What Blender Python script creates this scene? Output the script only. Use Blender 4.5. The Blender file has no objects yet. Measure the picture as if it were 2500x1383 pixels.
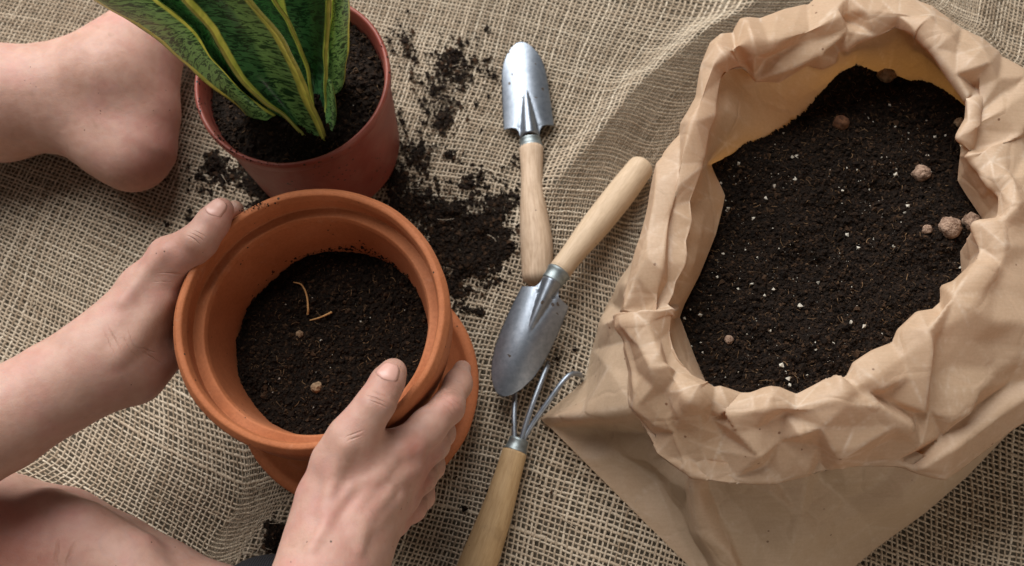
import bpy, math, random
import numpy as np
from mathutils import Vector, Matrix
R_ = random.Random(7); RNG = np.random.default_rng(11)
sc = bpy.context.scene; COL = sc.collection

# ------------------------------------------------------------------ camera
FPX, CX, CY = 2500*35/36, 1250.0, 691.5
H = 0.70
def nrm(v): v = np.asarray(v, float); return v/np.linalg.norm(v)
_u = -nrm((90, -811, -FPX))                       # world up in camera coordinates
_x = nrm(np.array((1., 0, 0)) - _u[0]*_u); _y = np.cross(_u, _x)
RW = np.array((_x, _y, _u))                       # camera -> world
_d = RW @ np.array((0, 0, -1.))
CAM = -_d*(H/-_d[2])
cam = bpy.data.cameras.new('camera'); cam.lens = 35; cam.sensor_width = 36
cam.clip_start = 0.02; cam.clip_end = 50
cam.dof.use_dof = True; cam.dof.aperture_fstop = 8
co = bpy.data.objects.new('camera', cam); COL.objects.link(co); sc.camera = co
M4 = Matrix.Identity(4)
for i in range(3):
    for j in range(3): M4[i][j] = RW[i, j]
    M4[i][3] = CAM[i]
co.matrix_world = M4
cam.dof.focus_distance = 0.60

# ------------------------------------------------------------------ light
w = bpy.data.worlds.new('World'); sc.world = w; w.use_nodes = True
bg = w.node_tree.nodes['Background']; bg.inputs[0].default_value = (1.0, 0.965, 0.93, 1); bg.inputs[1].default_value = 0.09
ld = bpy.data.lights.new('window_light', 'AREA'); ld.shape = 'RECTANGLE'; ld.size = 2.4; ld.size_y = 2.2
ld.energy = 146; ld.color = (1.0, 0.985, 0.965)
lo = bpy.data.objects.new('window_light', ld); COL.objects.link(lo); lo.location = (-0.72, 1.55, 1.82)
lo.rotation_euler = (Vector((0.05, -0.05, 0.05))-lo.location).to_track_quat('-Z', 'Y').to_euler()
fd = bpy.data.lights.new('fill_light', 'AREA'); fd.size = 1.2; fd.energy = 9; fd.color = (1.0, .84, .68)  # warm fill lamp, added to keep the bag's front wall from going grey
fo = bpy.data.objects.new('fill_light', fd); COL.objects.link(fo); fo.location = (1.0, -1.35, .75)
fo.rotation_euler = (Vector((.15, -.1, .05))-fo.location).to_track_quat('-Z', 'Y').to_euler()
sc.view_settings.view_transform = 'Standard'; sc.view_settings.look = 'None'
sc.view_settings.exposure = 0.0; sc.view_settings.gamma = 1

# ------------------------------------------------------------------ helpers
def P(px, py, z=0.0):
    """world point at height z met by the ray through photo pixel (px,py)"""
    d = RW @ np.array(((px-CX)/FPX, -(py-CY)/FPX, -1.))
    return CAM + d*((z-CAM[2])/d[2])
def depth(p): return float((CAM-np.asarray(p)) @ RW[:, 2])
def pxs(px, py, z): return depth(P(px, py, z))/FPX    # metres per photo pixel there

def vnoise(p, seed=0):
    p = np.asarray(p, float); i = np.floor(p).astype(np.int64); f = p-i; f = f*f*(3-2*f)
    def h(a, b, c):
        n = (a*374761393+b*668265263+c*2147483647+seed*974634777) & 0xffffffff
        n = ((n ^ (n >> 13))*1274126177) & 0xffffffff
        n = (n ^ (n >> 16)) & 0xffff
        return n/32767.5-1
    x, y, z = i[..., 0], i[..., 1], i[..., 2]; fx, fy, fz = f[..., 0], f[..., 1], f[..., 2]
    def L(a, b, t): return a+(b-a)*t
    return L(L(L(h(x, y, z), h(x+1, y, z), fx), L(h(x, y+1, z), h(x+1, y+1, z), fx), fy),
             L(L(h(x, y, z+1), h(x+1, y, z+1), fx), L(h(x, y+1, z+1), h(x+1, y+1, z+1), fx), fy), fz)
def fbm(p, seed=0, o=4):
    s = 0; a = 1
    for k in range(o): s = s+a*vnoise(np.asarray(p)*(2**k), seed+k*17); a *= .5
    return s
def sst(a, b, x): t = np.clip((x-a)/(b-a), 0, 1); return t*t*(3-2*t)

def mesh(V, F, smooth=True):
    V = np.asarray(V, np.float32); F = np.asarray(F, np.int32); me = bpy.data.meshes.new('mesh')
    k = F.shape[1]; n = len(F)
    me.vertices.add(len(V)); me.vertices.foreach_set('co', V.ravel())
    me.loops.add(n*k); me.loops.foreach_set('vertex_index', F.ravel())
    me.polygons.add(n); me.polygons.foreach_set('loop_start', np.arange(0, n*k, k, dtype=np.int32))
    me.polygons.foreach_set('use_smooth', np.full(n, smooth))
    me.update(); me.validate(); return me
def link(name, me, mat=None, parent=None):
    o = bpy.data.objects.new(name, me); COL.objects.link(o)
    if mat and me and not me.materials: me.materials.append(mat)
    if parent: o.parent = parent; o.matrix_parent_inverse = Matrix.Translation(parent.location).inverted()
    return o
def thing(name, loc): 
    o = bpy.data.objects.new(name, None); COL.objects.link(o); o.location = loc; o.empty_display_size = .02; return o
def tag(o, label=None, cat=None, group=None, kind=None):
    if label: o['label'] = label
    if cat: o['category'] = cat
    if group: o['group'] = group
    if kind: o['kind'] = kind
    return o
def att(me, name, vals):
    a = me.attributes.new(name, 'FLOAT', 'POINT'); a.data.foreach_set('value', np.asarray(vals, np.float32))
def uvs(me, uv):
    l = me.uv_layers.new(name='UVMap'); vi = np.empty(len(me.loops), np.int32); me.loops.foreach_get('vertex_index', vi)
    l.data.foreach_set('uv', np.asarray(uv, np.float32)[vi].ravel())
def grid_faces(nu, nv, cu=False, cv=False):
    a = np.arange(nu*nv).reshape(nu, nv)
    A = np.concatenate([a, a[:1]], 0) if cu else a
    A = np.concatenate([A, A[:, :1]], 1) if cv else A
    return np.stack([A[:-1, :-1], A[1:, :-1], A[1:, 1:], A[:-1, 1:]], -1).reshape(-1, 4)

def catmull(pts, n):
    p = np.asarray(pts, float); p = np.vstack([2*p[0]-p[1], p, 2*p[-1]-p[-2]]); out = []
    for i in range(1, len(p)-2):
        for t in np.linspace(0, 1, n, endpoint=False):
            a, b, c, d = p[i-1:i+3]
            out.append(.5*((2*b)+(-a+c)*t+(2*a-5*b+4*c-d)*t*t+(-a+3*b-3*c+d)*t**3))
    out.append(p[-2]); return np.array(out)
def tube(pts, rad, seg=16, cap=True):
    """tube along pts; returns V,F (rounded by the radii given)"""
    p = np.asarray(pts, float); n = len(p); T = np.gradient(p, axis=0); T /= np.linalg.norm(T, axis=1)[:, None]
    a = np.cross(T[0], (0.31, .2, .93)); a /= np.linalg.norm(a); V = []
    for i in range(n):
        a = a-T[i]*(a@T[i]); a /= np.linalg.norm(a); b = np.cross(T[i], a)
        th = np.linspace(0, 2*np.pi, seg, endpoint=False)
        V.append(p[i]+rad[i]*(np.cos(th)[:, None]*a+np.sin(th)[:, None]*b))
    V = np.concatenate(V); F = grid_faces(n, seg, cv=True)
    if cap:
        m = len(V); V = np.vstack([V, p[0], p[-1]])
        e0 = [(m, (j+1) % seg, j, j) for j in range(seg)]; q = (n-1)*seg
        e1 = [(m+1, q+j, q+(j+1) % seg, q+(j+1) % seg) for j in range(seg)]
        F3 = np.array([t[:3] for t in e0+e1]); F = np.vstack([np.column_stack([F[:, 0], F[:, 1], F[:, 2]]), np.column_stack([F[:, 0], F[:, 2], F[:, 3]]), F3])
    return V, F
def lathe(c, prof, seg=128, jit=0.0, seed=0):
    th = np.linspace(0, 2*np.pi, seg, endpoint=False); pr = np.asarray(prof, float)
    V = np.zeros((len(pr), seg, 3)); V[..., 0] = c[0]+pr[:, :1]*np.cos(th); V[..., 1] = c[1]+pr[:, :1]*np.sin(th); V[..., 2] = c[2]+pr[:, 1:2]
    if jit: 
        n = vnoise(V*60, seed)*jit; V[..., 0] += n*np.cos(th); V[..., 1] += n*np.sin(th); V[..., 2] += vnoise(V*45, seed+3)*jit*.5
    return V.reshape(-1, 3), grid_faces(len(pr), seg, cv=True)
def rounded(prof, r=.001, n=3):
    """round the corners of a profile polyline"""
    p = np.asarray(prof, float); out = [p[0]]
    for i in range(1, len(p)-1):
        a = p[i-1]-p[i]; b = p[i+1]-p[i]; la, lb = np.linalg.norm(a), np.linalg.norm(b); rr = min(r, la*.45, lb*.45)
        s, e = p[i]+a/la*rr, p[i]+b/lb*rr
        for t in np.linspace(0, 1, n+1): out.append((1-t)**2*s+2*t*(1-t)*p[i]+t*t*e)
    out.append(p[-1]); return np.array(out)
def fit_circle(pts, z):
    q = np.array([P(x, y, z) for x, y in pts]); A = np.column_stack([2*q[:, 0], 2*q[:, 1], np.ones(len(q))])
    s = np.linalg.lstsq(A, (q[:, :2]**2).sum(1), rcond=None)[0]
    return s[0], s[1], math.sqrt(s[2]+s[0]**2+s[1]**2)
def inpoly(x, y, poly):
    poly = np.asarray(poly); r = np.zeros(x.shape, bool); n = len(poly); j = n-1
    for i in range(n):
        xi, yi = poly[i]; xj, yj = poly[j]
        c = ((yi > y) != (yj > y)) & (x < (xj-xi)*(y-yi)/((yj-yi) or 1e-12)+xi); r ^= c; j = i
    return r
def crumbs(C, S, squash=.8, rng=RNG):
    """many little angular lumps in one mesh: octahedra with random corners"""
    n = len(C); d = np.array([(1, 0, 0), (-1, 0, 0), (0, 1, 0), (0, -1, 0), (0, 0, 1), (0, 0, -1.)])
    V = d[None]*rng.uniform(.6, 1.2, (n, 6, 1))+rng.uniform(-.3, .3, (n, 6, 3))
    q = rng.normal(size=(n, 3, 3)); q, _ = np.linalg.qr(q); V = V@q
    V[..., 2] *= squash; V = C[:, None]+V*np.asarray(S)[:, None, None]
    f = np.array([(0, 2, 4), (2, 1, 4), (1, 3, 4), (3, 0, 4), (2, 0, 5), (1, 2, 5), (3, 1, 5), (0, 3, 5)])
    return V.reshape(-1, 3), (np.arange(n)[:, None, None]*6+f[None]).reshape(-1, 3)
def join(parts):
    Vs, Fs, o = [], [], 0
    for V, F in parts:
        if F.shape[1] == 4: F = np.vstack([F[:, :3], F[:, [0, 2, 3]]])
        Vs.append(V); Fs.append(F+o); o += len(V)
    return np.vstack(Vs), np.vstack(Fs)

# ------------------------------------------------------------------ materials
class NT:
    def __init__(s, name):
        s.m = bpy.data.materials.new(name); s.m.use_nodes = True; s.t = s.m.node_tree; s.b = s.t.nodes['Principled BSDF']
        s.o = s.t.nodes['Material Output']
    def n(s, t, **k):
        x = s.t.nodes.new('ShaderNode'+t)
        for a, v in k.items():
            if a.startswith('i_'):
                key = a[2:]; key = int(key) if key.isdigit() else key.replace('_', ' ')
                if hasattr(v, 'is_linked') or isinstance(v, bpy.types.NodeSocket): s.t.links.new(v, x.inputs[key])
                else: x.inputs[key].default_value = v
            else: setattr(x, a, v)
        return x
    def l(s, a, b): s.t.links.new(a, b)
    def obj(s): return s.n('TexCoord').outputs['Object']
    def noise(s, v, scale, detail=3, rough=.55, dist=0): 
        return s.n('TexNoise', i_Vector=v, i_Scale=scale, i_Detail=detail, i_Roughness=rough, i_Distortion=dist).outputs[0]
    def ramp(s, f, stops):
        r = s.n('ValToRGB', i_Fac=f); e = r.color_ramp.elements
        while len(e) < len(stops): e.new(.5)
        for k, (p, c) in enumerate(stops): e[k].position = p; e[k].color = (*c, 1) if len(c) == 3 else c
        return r.outputs[0]
    def mix(s, f, a, b, mode='MIX'):
        x = s.n('Mix', data_type='RGBA', blend_type=mode)
        for k, v in ((0, f), (6, a), (7, b)):
            if isinstance(v, bpy.types.NodeSocket): s.l(v, x.inputs[k])
            else: x.inputs[k].default_value = v if k == 0 else (*v, 1)
        return x.outputs[2]
    def math(s, op, a, b=0., c=False):
        x = s.n('Math', operation=op, use_clamp=c)
        for k, v in ((0, a), (1, b)):
            if isinstance(v, bpy.types.NodeSocket): s.l(v, x.inputs[k])
            else: x.inputs[k].default_value = v
        return x.outputs[0]
    def bump(s, h, strength=.5, dist=.001, normal=None):
        x = s.n('Bump', i_Height=h, i_Strength=strength, i_Distance=dist)
        if normal: s.l(normal, x.inputs['Normal'])
        return x.outputs[0]
    def attr(s, a): return s.n('Attribute', attribute_name=a).outputs['Fac']
    def set(s, **k):
        for a, v in k.items():
            i = s.b.inputs[a.replace('_', ' ')]
            if isinstance(v, bpy.types.NodeSocket): s.l(v, i)
            else: i.default_value = (*v, 1) if isinstance(v, tuple) and len(v) == 3 and i.type == 'RGBA' else v
        return s.m

def m_jute():
    t = NT('jute'); o = t.obj(); a = t.attr('tint')
    c = t.ramp(a, [(0, (.335, .26, .185)), (.45, (.49, .40, .30)), (1, (.63, .545, .43))])
    c = t.mix(.55, c, t.ramp(t.noise(o, 900, 2), [(.3, (.45, .40, .33)), (.7, (1, 1, 1))]), 'MULTIPLY')
    return t.set(Base_Color=c, Roughness=.92, Specular_IOR_Level=.15, Normal=t.bump(t.noise(o, 1400, 2), .6, .0006))
def m_under():
    t = NT('under_cloth'); o = t.obj()
    br = t.n('TexBrick', i_Vector=o, i_Scale=260., i_Mortar_Size=.03)
    c = t.mix(t.noise(o, 9, 3), (.13, .109, .08), (.24, .20, .148))
    c = t.mix(.5, c, t.ramp(t.noise(o, 700, 2), [(.3, (.4, .4, .4)), (.7, (1, 1, 1))]), 'MULTIPLY')
    return t.set(Base_Color=c, Roughness=.95, Specular_IOR_Level=.1, Normal=t.bump(t.noise(o, 600, 3), .8, .001))
def m_soil(name='soil', k=1.0):
    t = NT(name); o = t.obj(); n = t.noise(o, 420, 4, .7)
    ri = t.n('NewGeometry').outputs['Random Per Island']
    c = t.ramp(n, [(.3, (.004*k, .003*k, .0024*k)), (.55, (.015*k, .0085*k, .005*k)), (.72, (.056*k, .029*k, .014*k)), (.85, (.09*k, .05*k, .026*k))])
    c = t.mix(t.math('GREATER_THAN', ri, .9), c, t.mix(.6, c, (.075*k, .04*k, .021*k)))
    return t.set(Base_Color=c, Roughness=.93, Specular_IOR_Level=.18, Normal=t.bump(t.noise(o, 1100, 4, .7), 1, .0012))
def m_plain(name, c1, c2, scale=300, rough=.8, bd=.0004, spec=.3):
    t = NT(name); o = t.obj(); n = t.noise(o, scale, 4, .6)
    return t.set(Base_Color=t.ramp(n, [(.3, c1), (.7, c2)]), Roughness=rough, Specular_IOR_Level=spec, Normal=t.bump(t.noise(o, scale*2, 3), .8, bd))
def m_terracotta():
    t = NT('terracotta'); o = t.obj(); big = t.noise(o, 14, 4, .6); fine = t.noise(o, 500, 3, .7)
    c = t.ramp(big, [(.25, (.28, .088, .032)), (.5, (.39, .130, .050)), (.75, (.45, .172, .080))])
    c = t.mix(.5, c, t.ramp(fine, [(.25, (.62, .58, .55)), (.6, (1, 1, 1))]), 'MULTIPLY')
    v = t.n('TexVoronoi', i_Vector=o, i_Scale=170.)
    dirt = t.math('MULTIPLY', t.math('LESS_THAN', v.outputs['Distance'], t.math('MULTIPLY', t.noise(o, 90, 2), .2)), t.math('GREATER_THAN', t.noise(o, 40, 3), .55))
    c = t.mix(dirt, c, (.035, .02, .012))
    bl = t.noise(o, 30, 5, .7, 1.2); c = t.mix(t.ramp(bl, [(.62, (0, 0, 0)), (.8, (.22, .22, .22))]), c, (.62, .42, .32))
    return t.set(Base_Color=c, Roughness=.78, Specular_IOR_Level=.3, Normal=t.bump(fine, .35, .0005, t.bump(t.noise(o, 120, 3), .25, .0008)))
def m_plastic():
    t = NT('red_plastic'); o = t.obj(); n = t.noise(o, 22, 5, .65)
    c = t.ramp(n, [(.3, (.165, .032, .021)), (.7, (.25, .056, .037))])
    dust = t.ramp(t.noise(o, 60, 6, .75), [(.48, (0, 0, 0)), (.75, (.5, .5, .5))]); c = t.mix(dust, c, (.27, .115, .08))
    v = t.n('TexVoronoi', i_Vector=o, i_Scale=230.)
    c = t.mix(t.math('MULTIPLY', t.math('LESS_THAN', v.outputs['Distance'], .2), t.math('GREATER_THAN', t.noise(o, 45, 2), .55)), c, (.02, .012, .009))
    return t.set(Base_Color=c, Roughness=t.math('ADD', t.math('MULTIPLY', n, .25), .38), Specular_IOR_Level=.45, Normal=t.bump(t.noise(o, 300, 3), .15, .0005))
def m_steel():
    t = NT('galvanised_steel'); o = t.obj(); n = t.noise(o, 260, 4, .7); g = t.noise(o, 18, 3)
    c = t.ramp(n, [(.25, (.19, .22, .26)), (.7, (.30, .335, .385))])
    v = t.n('TexVoronoi', i_Vector=o, i_Scale=120.)
    sp = t.math('MULTIPLY', t.math('LESS_THAN', v.outputs['Distance'], t.math('MULTIPLY', t.noise(o, 300, 2), .34)), t.math('GREATER_THAN', t.noise(o, 60, 2), .56))
    c = t.mix(sp, c, (.06, .045, .035))
    return t.set(Base_Color=c, Metallic=t.math('SUBTRACT', .9, sp), Roughness=t.math('ADD', .32, t.math('MULTIPLY', g, .24)), Normal=t.bump(n, .12, .0004))
def m_ferrule():
    t = NT('dull_zinc'); o = t.obj(); n = t.noise(o, 200, 4, .7)
    return t.set(Base_Color=t.ramp(n, [(.3, (.17, .20, .205)), (.7, (.30, .34, .35))]), Metallic=.8, Roughness=.48, Normal=t.bump(n, .2, .0004))
def m_wood(name, c1, c2, stain=.25):
    t = NT(name); uv = t.n('TexCoord').outputs['UV']; o = t.obj()
    mp = t.n('Mapping', i_Vector=uv); mp.inputs['Scale'].default_value = (9, 1.6, 1)
    n = t.noise(mp.outputs[0], 3.2, 5, .6, .8)
    mp2 = t.n('Mapping', i_Vector=uv); mp2.inputs['Scale'].default_value = (60, 3, 1)
    f = t.noise(mp2.outputs[0], 4, 3)
    c = t.ramp(n, [(.3, c1), (.68, c2)])
    c = t.mix(.35, c, t.ramp(f, [(.3, (.62, .58, .52)), (.6, (1, 1, 1))]), 'MULTIPLY')
    c = t.mix(t.ramp(t.noise(o, 55, 4, .7), [(.5, (0, 0, 0)), (.8, (stain,)*3)]), c, (.16, .10, .055))
    v = t.n('TexVoronoi', i_Vector=o, i_Scale=110.)
    c = t.mix(t.math('MULTIPLY', t.math('LESS_THAN', v.outputs['Distance'], .09), t.math('GREATER_THAN', t.noise(o, 33, 2), .6)), c, (.03, .02, .014))
    return t.set(Base_Color=c, Roughness=.62, Specular_IOR_Level=.3, Normal=t.bump(f, .2, .0004))
def m_paper():
    t = NT('kraft_paper'); o = t.obj(); big = t.noise(o, 12, 4, .6); f = t.noise(o, 650, 3, .65)
    c = t.ramp(big, [(.3, (.465, .335, .222)), (.7, (.55, .41, .288))])
    c = t.mix(.35, c, t.ramp(f, [(.3, (.72, .68, .62)), (.65, (1, 1, 1))]), 'MULTIPLY')
    v = t.n('TexVoronoi', i_Vector=o, i_Scale=60.)
    c = t.mix(t.math('MULTIPLY', t.math('LESS_THAN', v.outputs['Distance'], .05), .8), c, (.10, .05, .03))
    c = t.mix(t.math('MULTIPLY', t.attr('worn'), t.ramp(t.noise(o, 38, 4, .7), [(.45, (0, 0, 0)), (.7, (.6, .6, .6))])), c, (.74, .64, .52))
    st = t.n('Mapping', i_Vector=o); st.inputs['Scale'].default_value = (30, 900, 400); st.inputs['Rotation'].default_value = (0, 0, .6)
    c = t.mix(.25, c, t.ramp(t.noise(st.outputs[0], 1, 2), [(.35, (.8, .77, .73)), (.6, (1, 1, 1))]), 'MULTIPLY')
    cr = t.n('TexVoronoi', i_Vector=t.mix(.04, o, t.n('TexNoise', i_Vector=o, i_Scale=20.).outputs['Color']), i_Scale=26., feature='DISTANCE_TO_EDGE')
    b = t.bump(f, .14, .0004, t.bump(t.ramp(cr.outputs['Distance'], [(0, (0, 0, 0)), (.07, (1, 1, 1))]), .30, .0008))
    m = t.set(Base_Color=c, Roughness=.54, Specular_IOR_Level=.36, Normal=b)
    tr = t.n('BsdfTranslucent', i_Color=(1.0, .44, .09, 1)); t.l(b, tr.inputs['Normal'])
    mx = t.n('MixShader', i_0=.2); t.l(t.b.outputs[0], mx.inputs[1]); t.l(tr.outputs[0], mx.inputs[2]); t.l(mx.outputs[0], t.o.inputs[0])
    return m
def m_leaf(name, dark, pale, dark2=None, pale2=None, edge=True):
    """cross-banded leaf; the second pair of colours paints the half beyond the midrib as if lit"""
    t = NT(name); uv = t.n('TexCoord').outputs['UV']; o = t.obj(); u = t.n('SeparateXYZ', i_Vector=uv).outputs[0]
    mp = t.n('Mapping', i_Vector=uv); mp.inputs['Scale'].default_value = (1.5, 105, 1)
    n = t.noise(mp.outputs[0], 1.5, 5, .62, .5)
    def bands(d, p): return t.ramp(n, [(.38, d), (.43, p), (.50, p), (.525, d), (.56, d), (.585, tuple(.75*a for a in p)), (.64, p), (.68, d)])
    c = bands(dark, pale)
    if dark2: c = t.mix(t.ramp(t.math('ADD', u, t.math('MULTIPLY', t.noise(o, 40, 2), .06)), [(.50, (0, 0, 0)), (.60, (1, 1, 1))]), c, bands(dark2, pale2))
    wob = t.math('MULTIPLY', t.math('SUBTRACT', t.noise(o, 60, 2), .5), .05)
    d = t.math('ADD', t.math('ABSOLUTE', t.math('SUBTRACT', u, .5)), wob)
    y = t.ramp(d, [(.395, (0, 0, 0)), (.42, (1, 1, 1))])
    if edge: c = t.mix(y, c, t.ramp(t.noise(o, 90, 3), [(.3, (.46, .56, .09)), (.6, (.74, .78, .16))]))
    if edge: c = t.mix(t.ramp(d, [(.480, (0, 0, 0)), (.494, (.6,)*3)]), c, (.07, .06, .02))
    return t.set(Base_Color=c, Roughness=.36, Specular_IOR_Level=.32, Normal=t.bump(n, .12, .0005))
JUTE, UNDER, SOIL, TERRA, PLAST = m_jute(), m_under(), m_soil(), m_terracotta(), m_plastic()
STEEL, ZINC, PAPER = m_steel(), m_ferrule(), m_paper()

# ------------------------------------------------------------------ burlap cloth
def fold_def(a, b, side, L, C, h, fade):
    A, B = P(*a, h)[:2], P(*b, h)[:2]; d = B-A; ln = np.linalg.norm(d); d /= ln
    return A, d, ln, np.array((d[1], -d[0]))*side, L, C, h, fade
FOLDS = [fold_def((1352, 440), (1832, -85), 1, .165, .110, .030, .085),
         fold_def((2385, 210), (2400, -150), -1, .08, .045, .012, .05),
         fold_def((700, 1215), (545, 1420), 1, .07, .045, .012, .05)]
def bend(x, y):
    """flat cloth point -> where it lies"""
    q = np.stack([x, y, np.zeros_like(x)], -1)
    X = x+.026*vnoise(q*4.2, 3)+.0048*vnoise(q*13, 5); Y = y+.026*vnoise(q*4.2, 4)+.0048*vnoise(q*13, 6)
    Z = .0022*vnoise(q*9, 8)+.0012*vnoise(q*28, 9)
    for A, d, ln, nv, L, C, h, fade in FOLDS:
        t = (X-A[0])*d[0]+(Y-A[1])*d[1]; s = (X-A[0])*nv[0]+(Y-A[1])*nv[1]+.004*vnoise(np.stack([t*30, t*0, t*0], -1), 2)
        wt = sst(-fade, fade*.7, t)*(1-sst(ln, ln+fade, t))
        sh = -C*np.clip(s/L, 0, 1)*(1-sst(L, L+.26, s))*wt
        Z = Z+h*wt*np.where(s < 0, np.exp(-(s/.017)**2), (1-np.clip(s/L, 0, 1))**1.3)
        X = X+nv[0]*sh; Y = Y+nv[1]*sh
    return X, Y, Z
def burlap():
    SU, SV = .0035, .0033; a = math.radians(-18); ca, sa = math.cos(a), math.sin(a)
    U0, V0 = .66, .60; nu, nv = int(2*U0/SU), int(2*V0/SV)
    Vs, Fs, Ts, off = [], [], [], 0
    for kind in (0, 1):
        n = nu if kind else nv; step = (SV if kind else SU)/2; m = (nv if kind else nu)*2
        i = np.arange(n)[:, None]; k = np.arange(m)[None, :]
        along = (k-m/2)*step+0*i; across = (i-n/2)*(SU if kind else SV)+0*k
        jit = .0006*vnoise(np.stack([along*60, across*3000.1, 0*along+kind*9], -1), 21)+.0003*vnoise(np.stack([along*240, across*3000.1, 0*along+kind*9], -1), 22)
        across = across+jit
        wr = RNG.uniform(.8, 1.2, (n, 1)); thick = RNG.random((n, 1)) > .95
        wd = .00066*np.where(thick, wr*1.3, wr)*(1+.28*vnoise(np.stack([along*150, across*2000, 0*along], -1), 31))
        par = np.where((k//2+i) % 2 == 0, 1., -1.)*np.where(k % 2 == 0, 1, 0)*(1 if kind else -1)
        z = .00055*par
        prof = []
        for (o, hz) in ((-1, -.25), (-.45, .62), (.45, .62), (1, -.25)):
            ac = across+o*wd
            u, v = (ac, along) if kind else (along, ac)
            X, Y, Z = bend(u*ca-v*sa, u*sa+v*ca); prof.append(np.stack([X, Y, Z+z+hz*wd+.0012], -1))
        W = np.stack(prof, 2)                               # n,m,4,3
        keep = (np.abs(W[:, :, 0, 0]) < .62) & (W[:, :, 0, 1] > -.44) & (W[:, :, 0, 1] < .52)
        idx = np.arange(n*m*4).reshape(n, m, 4)+off
        ok = keep[:, :-1] & keep[:, 1:]
        for j in range(3):
            q = np.stack([idx[:, :-1, j], idx[:, 1:, j], idx[:, 1:, j+1], idx[:, :-1, j+1]], -1)[ok]; Fs.append(q if kind else q[:, ::-1])
        Vs.append(W.reshape(-1, 3)); off += n*m*4
        tn = np.clip(.5+RNG.normal(0, .2, (n, 1))+.3*vnoise(np.stack([along*25, across*900, 0*along], -1), 41), 0, 1)
        Ts.append(np.repeat(tn.ravel(), 4))
    V, F, T = np.vstack(Vs), np.vstack(Fs), np.concatenate(Ts)
    used = np.zeros(len(V), bool); used[F.ravel()] = True; mp = np.cumsum(used)-1
    me = mesh(V[used], mp[F]); att(me, 'tint', T[used]); return me
tag(link('burlap', burlap(), JUTE), 'loosely woven natural jute burlap spread on the ground under everything', None, None, 'structure')
g = np.unique(np.concatenate([np.linspace(-1.2, -.5, 15), np.arange(-.5, .5, .005), np.linspace(.5, 1.2, 15)])); NG = len(g); gx, gy = np.meshgrid(g, g, indexing='ij')
gz = -.0035+.0010*vnoise(np.stack([gx*20, gy*20, 0*gx], -1), 7)
def fold_h(x, y, kl=.017):
    """height of the folded cloth over the ground"""
    z = 0*x
    for A, d, ln, nv, L, C, h, fade in FOLDS:
        t_ = (x-A[0])*d[0]+(y-A[1])*d[1]; s_ = (x-A[0])*nv[0]+(y-A[1])*nv[1]
        z = z+h*sst(-fade, fade*.7, t_)*(1-sst(ln, ln+fade, t_))*np.where(s_ < 0, np.exp(-(s_/kl)**2), np.clip(1-s_/(L-C), 0, 1)**1.3)
    return z
gz += .4*fold_h(gx, gy, .006)
tag(link('ground', mesh(np.stack([gx, gy, gz], -1).reshape(-1, 3), grid_faces(NG, NG)), UNDER), 'brown cloth ground under the burlap', None, None, 'structure')

# ------------------------------------------------------------------ clay pot, saucer, plastic pot
ZR = .150
pcx, pcy, PR = fit_circle([(770, 455), (540, 530), (415, 812), (500, 1010), (640, 1098), (1110, 765), (1070, 640), (940, 500)], ZR)
PB = .012
def r_out(z): return PR-.0045-(ZR-.036-z)*.14 if z < ZR-.036 else PR
pot = thing('clay_flower_pot', (pcx, pcy, PB)); tag(pot, 'orange terracotta flower pot half filled with soil, held between two hands', 'flower pot')
zr = ZR
ri = PR-.0138
prof_rim = rounded([(PR-.0062, zr-.037), (PR-.0015, zr-.0362), (PR-.0002, zr-.005), (PR-.0035, zr), (PR-.0066, zr-.0005), (PR-.0080, zr-.006), (PR-.0070, zr-.0190), (ri, zr-.0180), (ri-.0012, zr-.022)], .0012, 4)
link('rim', mesh(*lathe((pcx, pcy, 0), prof_rim, 160, .0004, 2)), TERRA, pot)
ib = ri-.0012-(zr-.022-PB-.008)*.11
prof_body = rounded([(ri-.0012, zr-.022), (ib, PB+.008), (.0005, PB+.008)], .004, 3)
prof_out = rounded([(.0005, PB), (r_out(PB)-.001, PB), (r_out(PB+.004), PB+.004), (r_out(zr-.037)-.0005, zr-.037), (PR-.0062, zr-.037)], .0022, 3)
link('pot_body', mesh(*join([lathe((pcx, pcy, 0), prof_body, 160, .0004, 2), lathe((pcx, pcy, 0), prof_out, 160, .0004, 2)])), TERRA, pot)
scx, scy, SR = fit_circle([(1175, 950), (1160, 850), (1165, 1015), (1110, 1118), (1062, 1168), (700, 1205)], .026)
prof = rounded([(.0005, .0035), (SR*.74, .0035), (SR*.80, .0045), (SR-.001, .024), (SR-.004, .0275), (SR-.0085, .0275), (SR-.0125, .022), (SR*.72, .0115), (.0005, .0112)], .0022, 4)
tag(link('plant_saucer', mesh(*lathe((scx, scy, 0), prof, 160, .0004, 9)), TERRA), 'shallow orange terracotta saucer on the burlap beneath the clay pot', 'saucer')

ZN = .112
ncx, ncy, NR = fit_circle([(470, 195), (482, 270), (520, 335), (600, 388), (700, 411), (800, 392), (880, 325), (930, 255), (955, 170), (930, 90), (880, 25)], ZN)
npot = thing('plastic_nursery_pot', (ncx, ncy, .002)); tag(npot, 'rust red plastic nursery pot holding the striped snake plant', 'plant pot')
nb = NR*.87
link('rim', mesh(*lathe((ncx, ncy, 0), rounded([(NR-.0036, ZN-.011), (NR-.0008, ZN-.0105), (NR, ZN-.002), (NR-.0018, ZN), (NR-.0034, ZN-.0008), (NR-.0048, ZN-.006), (NR-.0058, ZN-.012)], .0012, 3), 140, .0003, 12)), PLAST, npot)
link('pot_body', mesh(*join([lathe((ncx, ncy, 0), rounded([(NR-.0058, ZN-.012), (nb-.003, .006), (.0005, .006)], .003), 140, .0003, 13),
     lathe((ncx, ncy, 0), rounded([(.0005, .002), (nb-.003, .002), (nb, .006), (NR-.0030, ZN-.014), (NR-.0036, ZN-.011)], .003), 140, .0004, 14)])), PLAST, npot)

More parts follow.
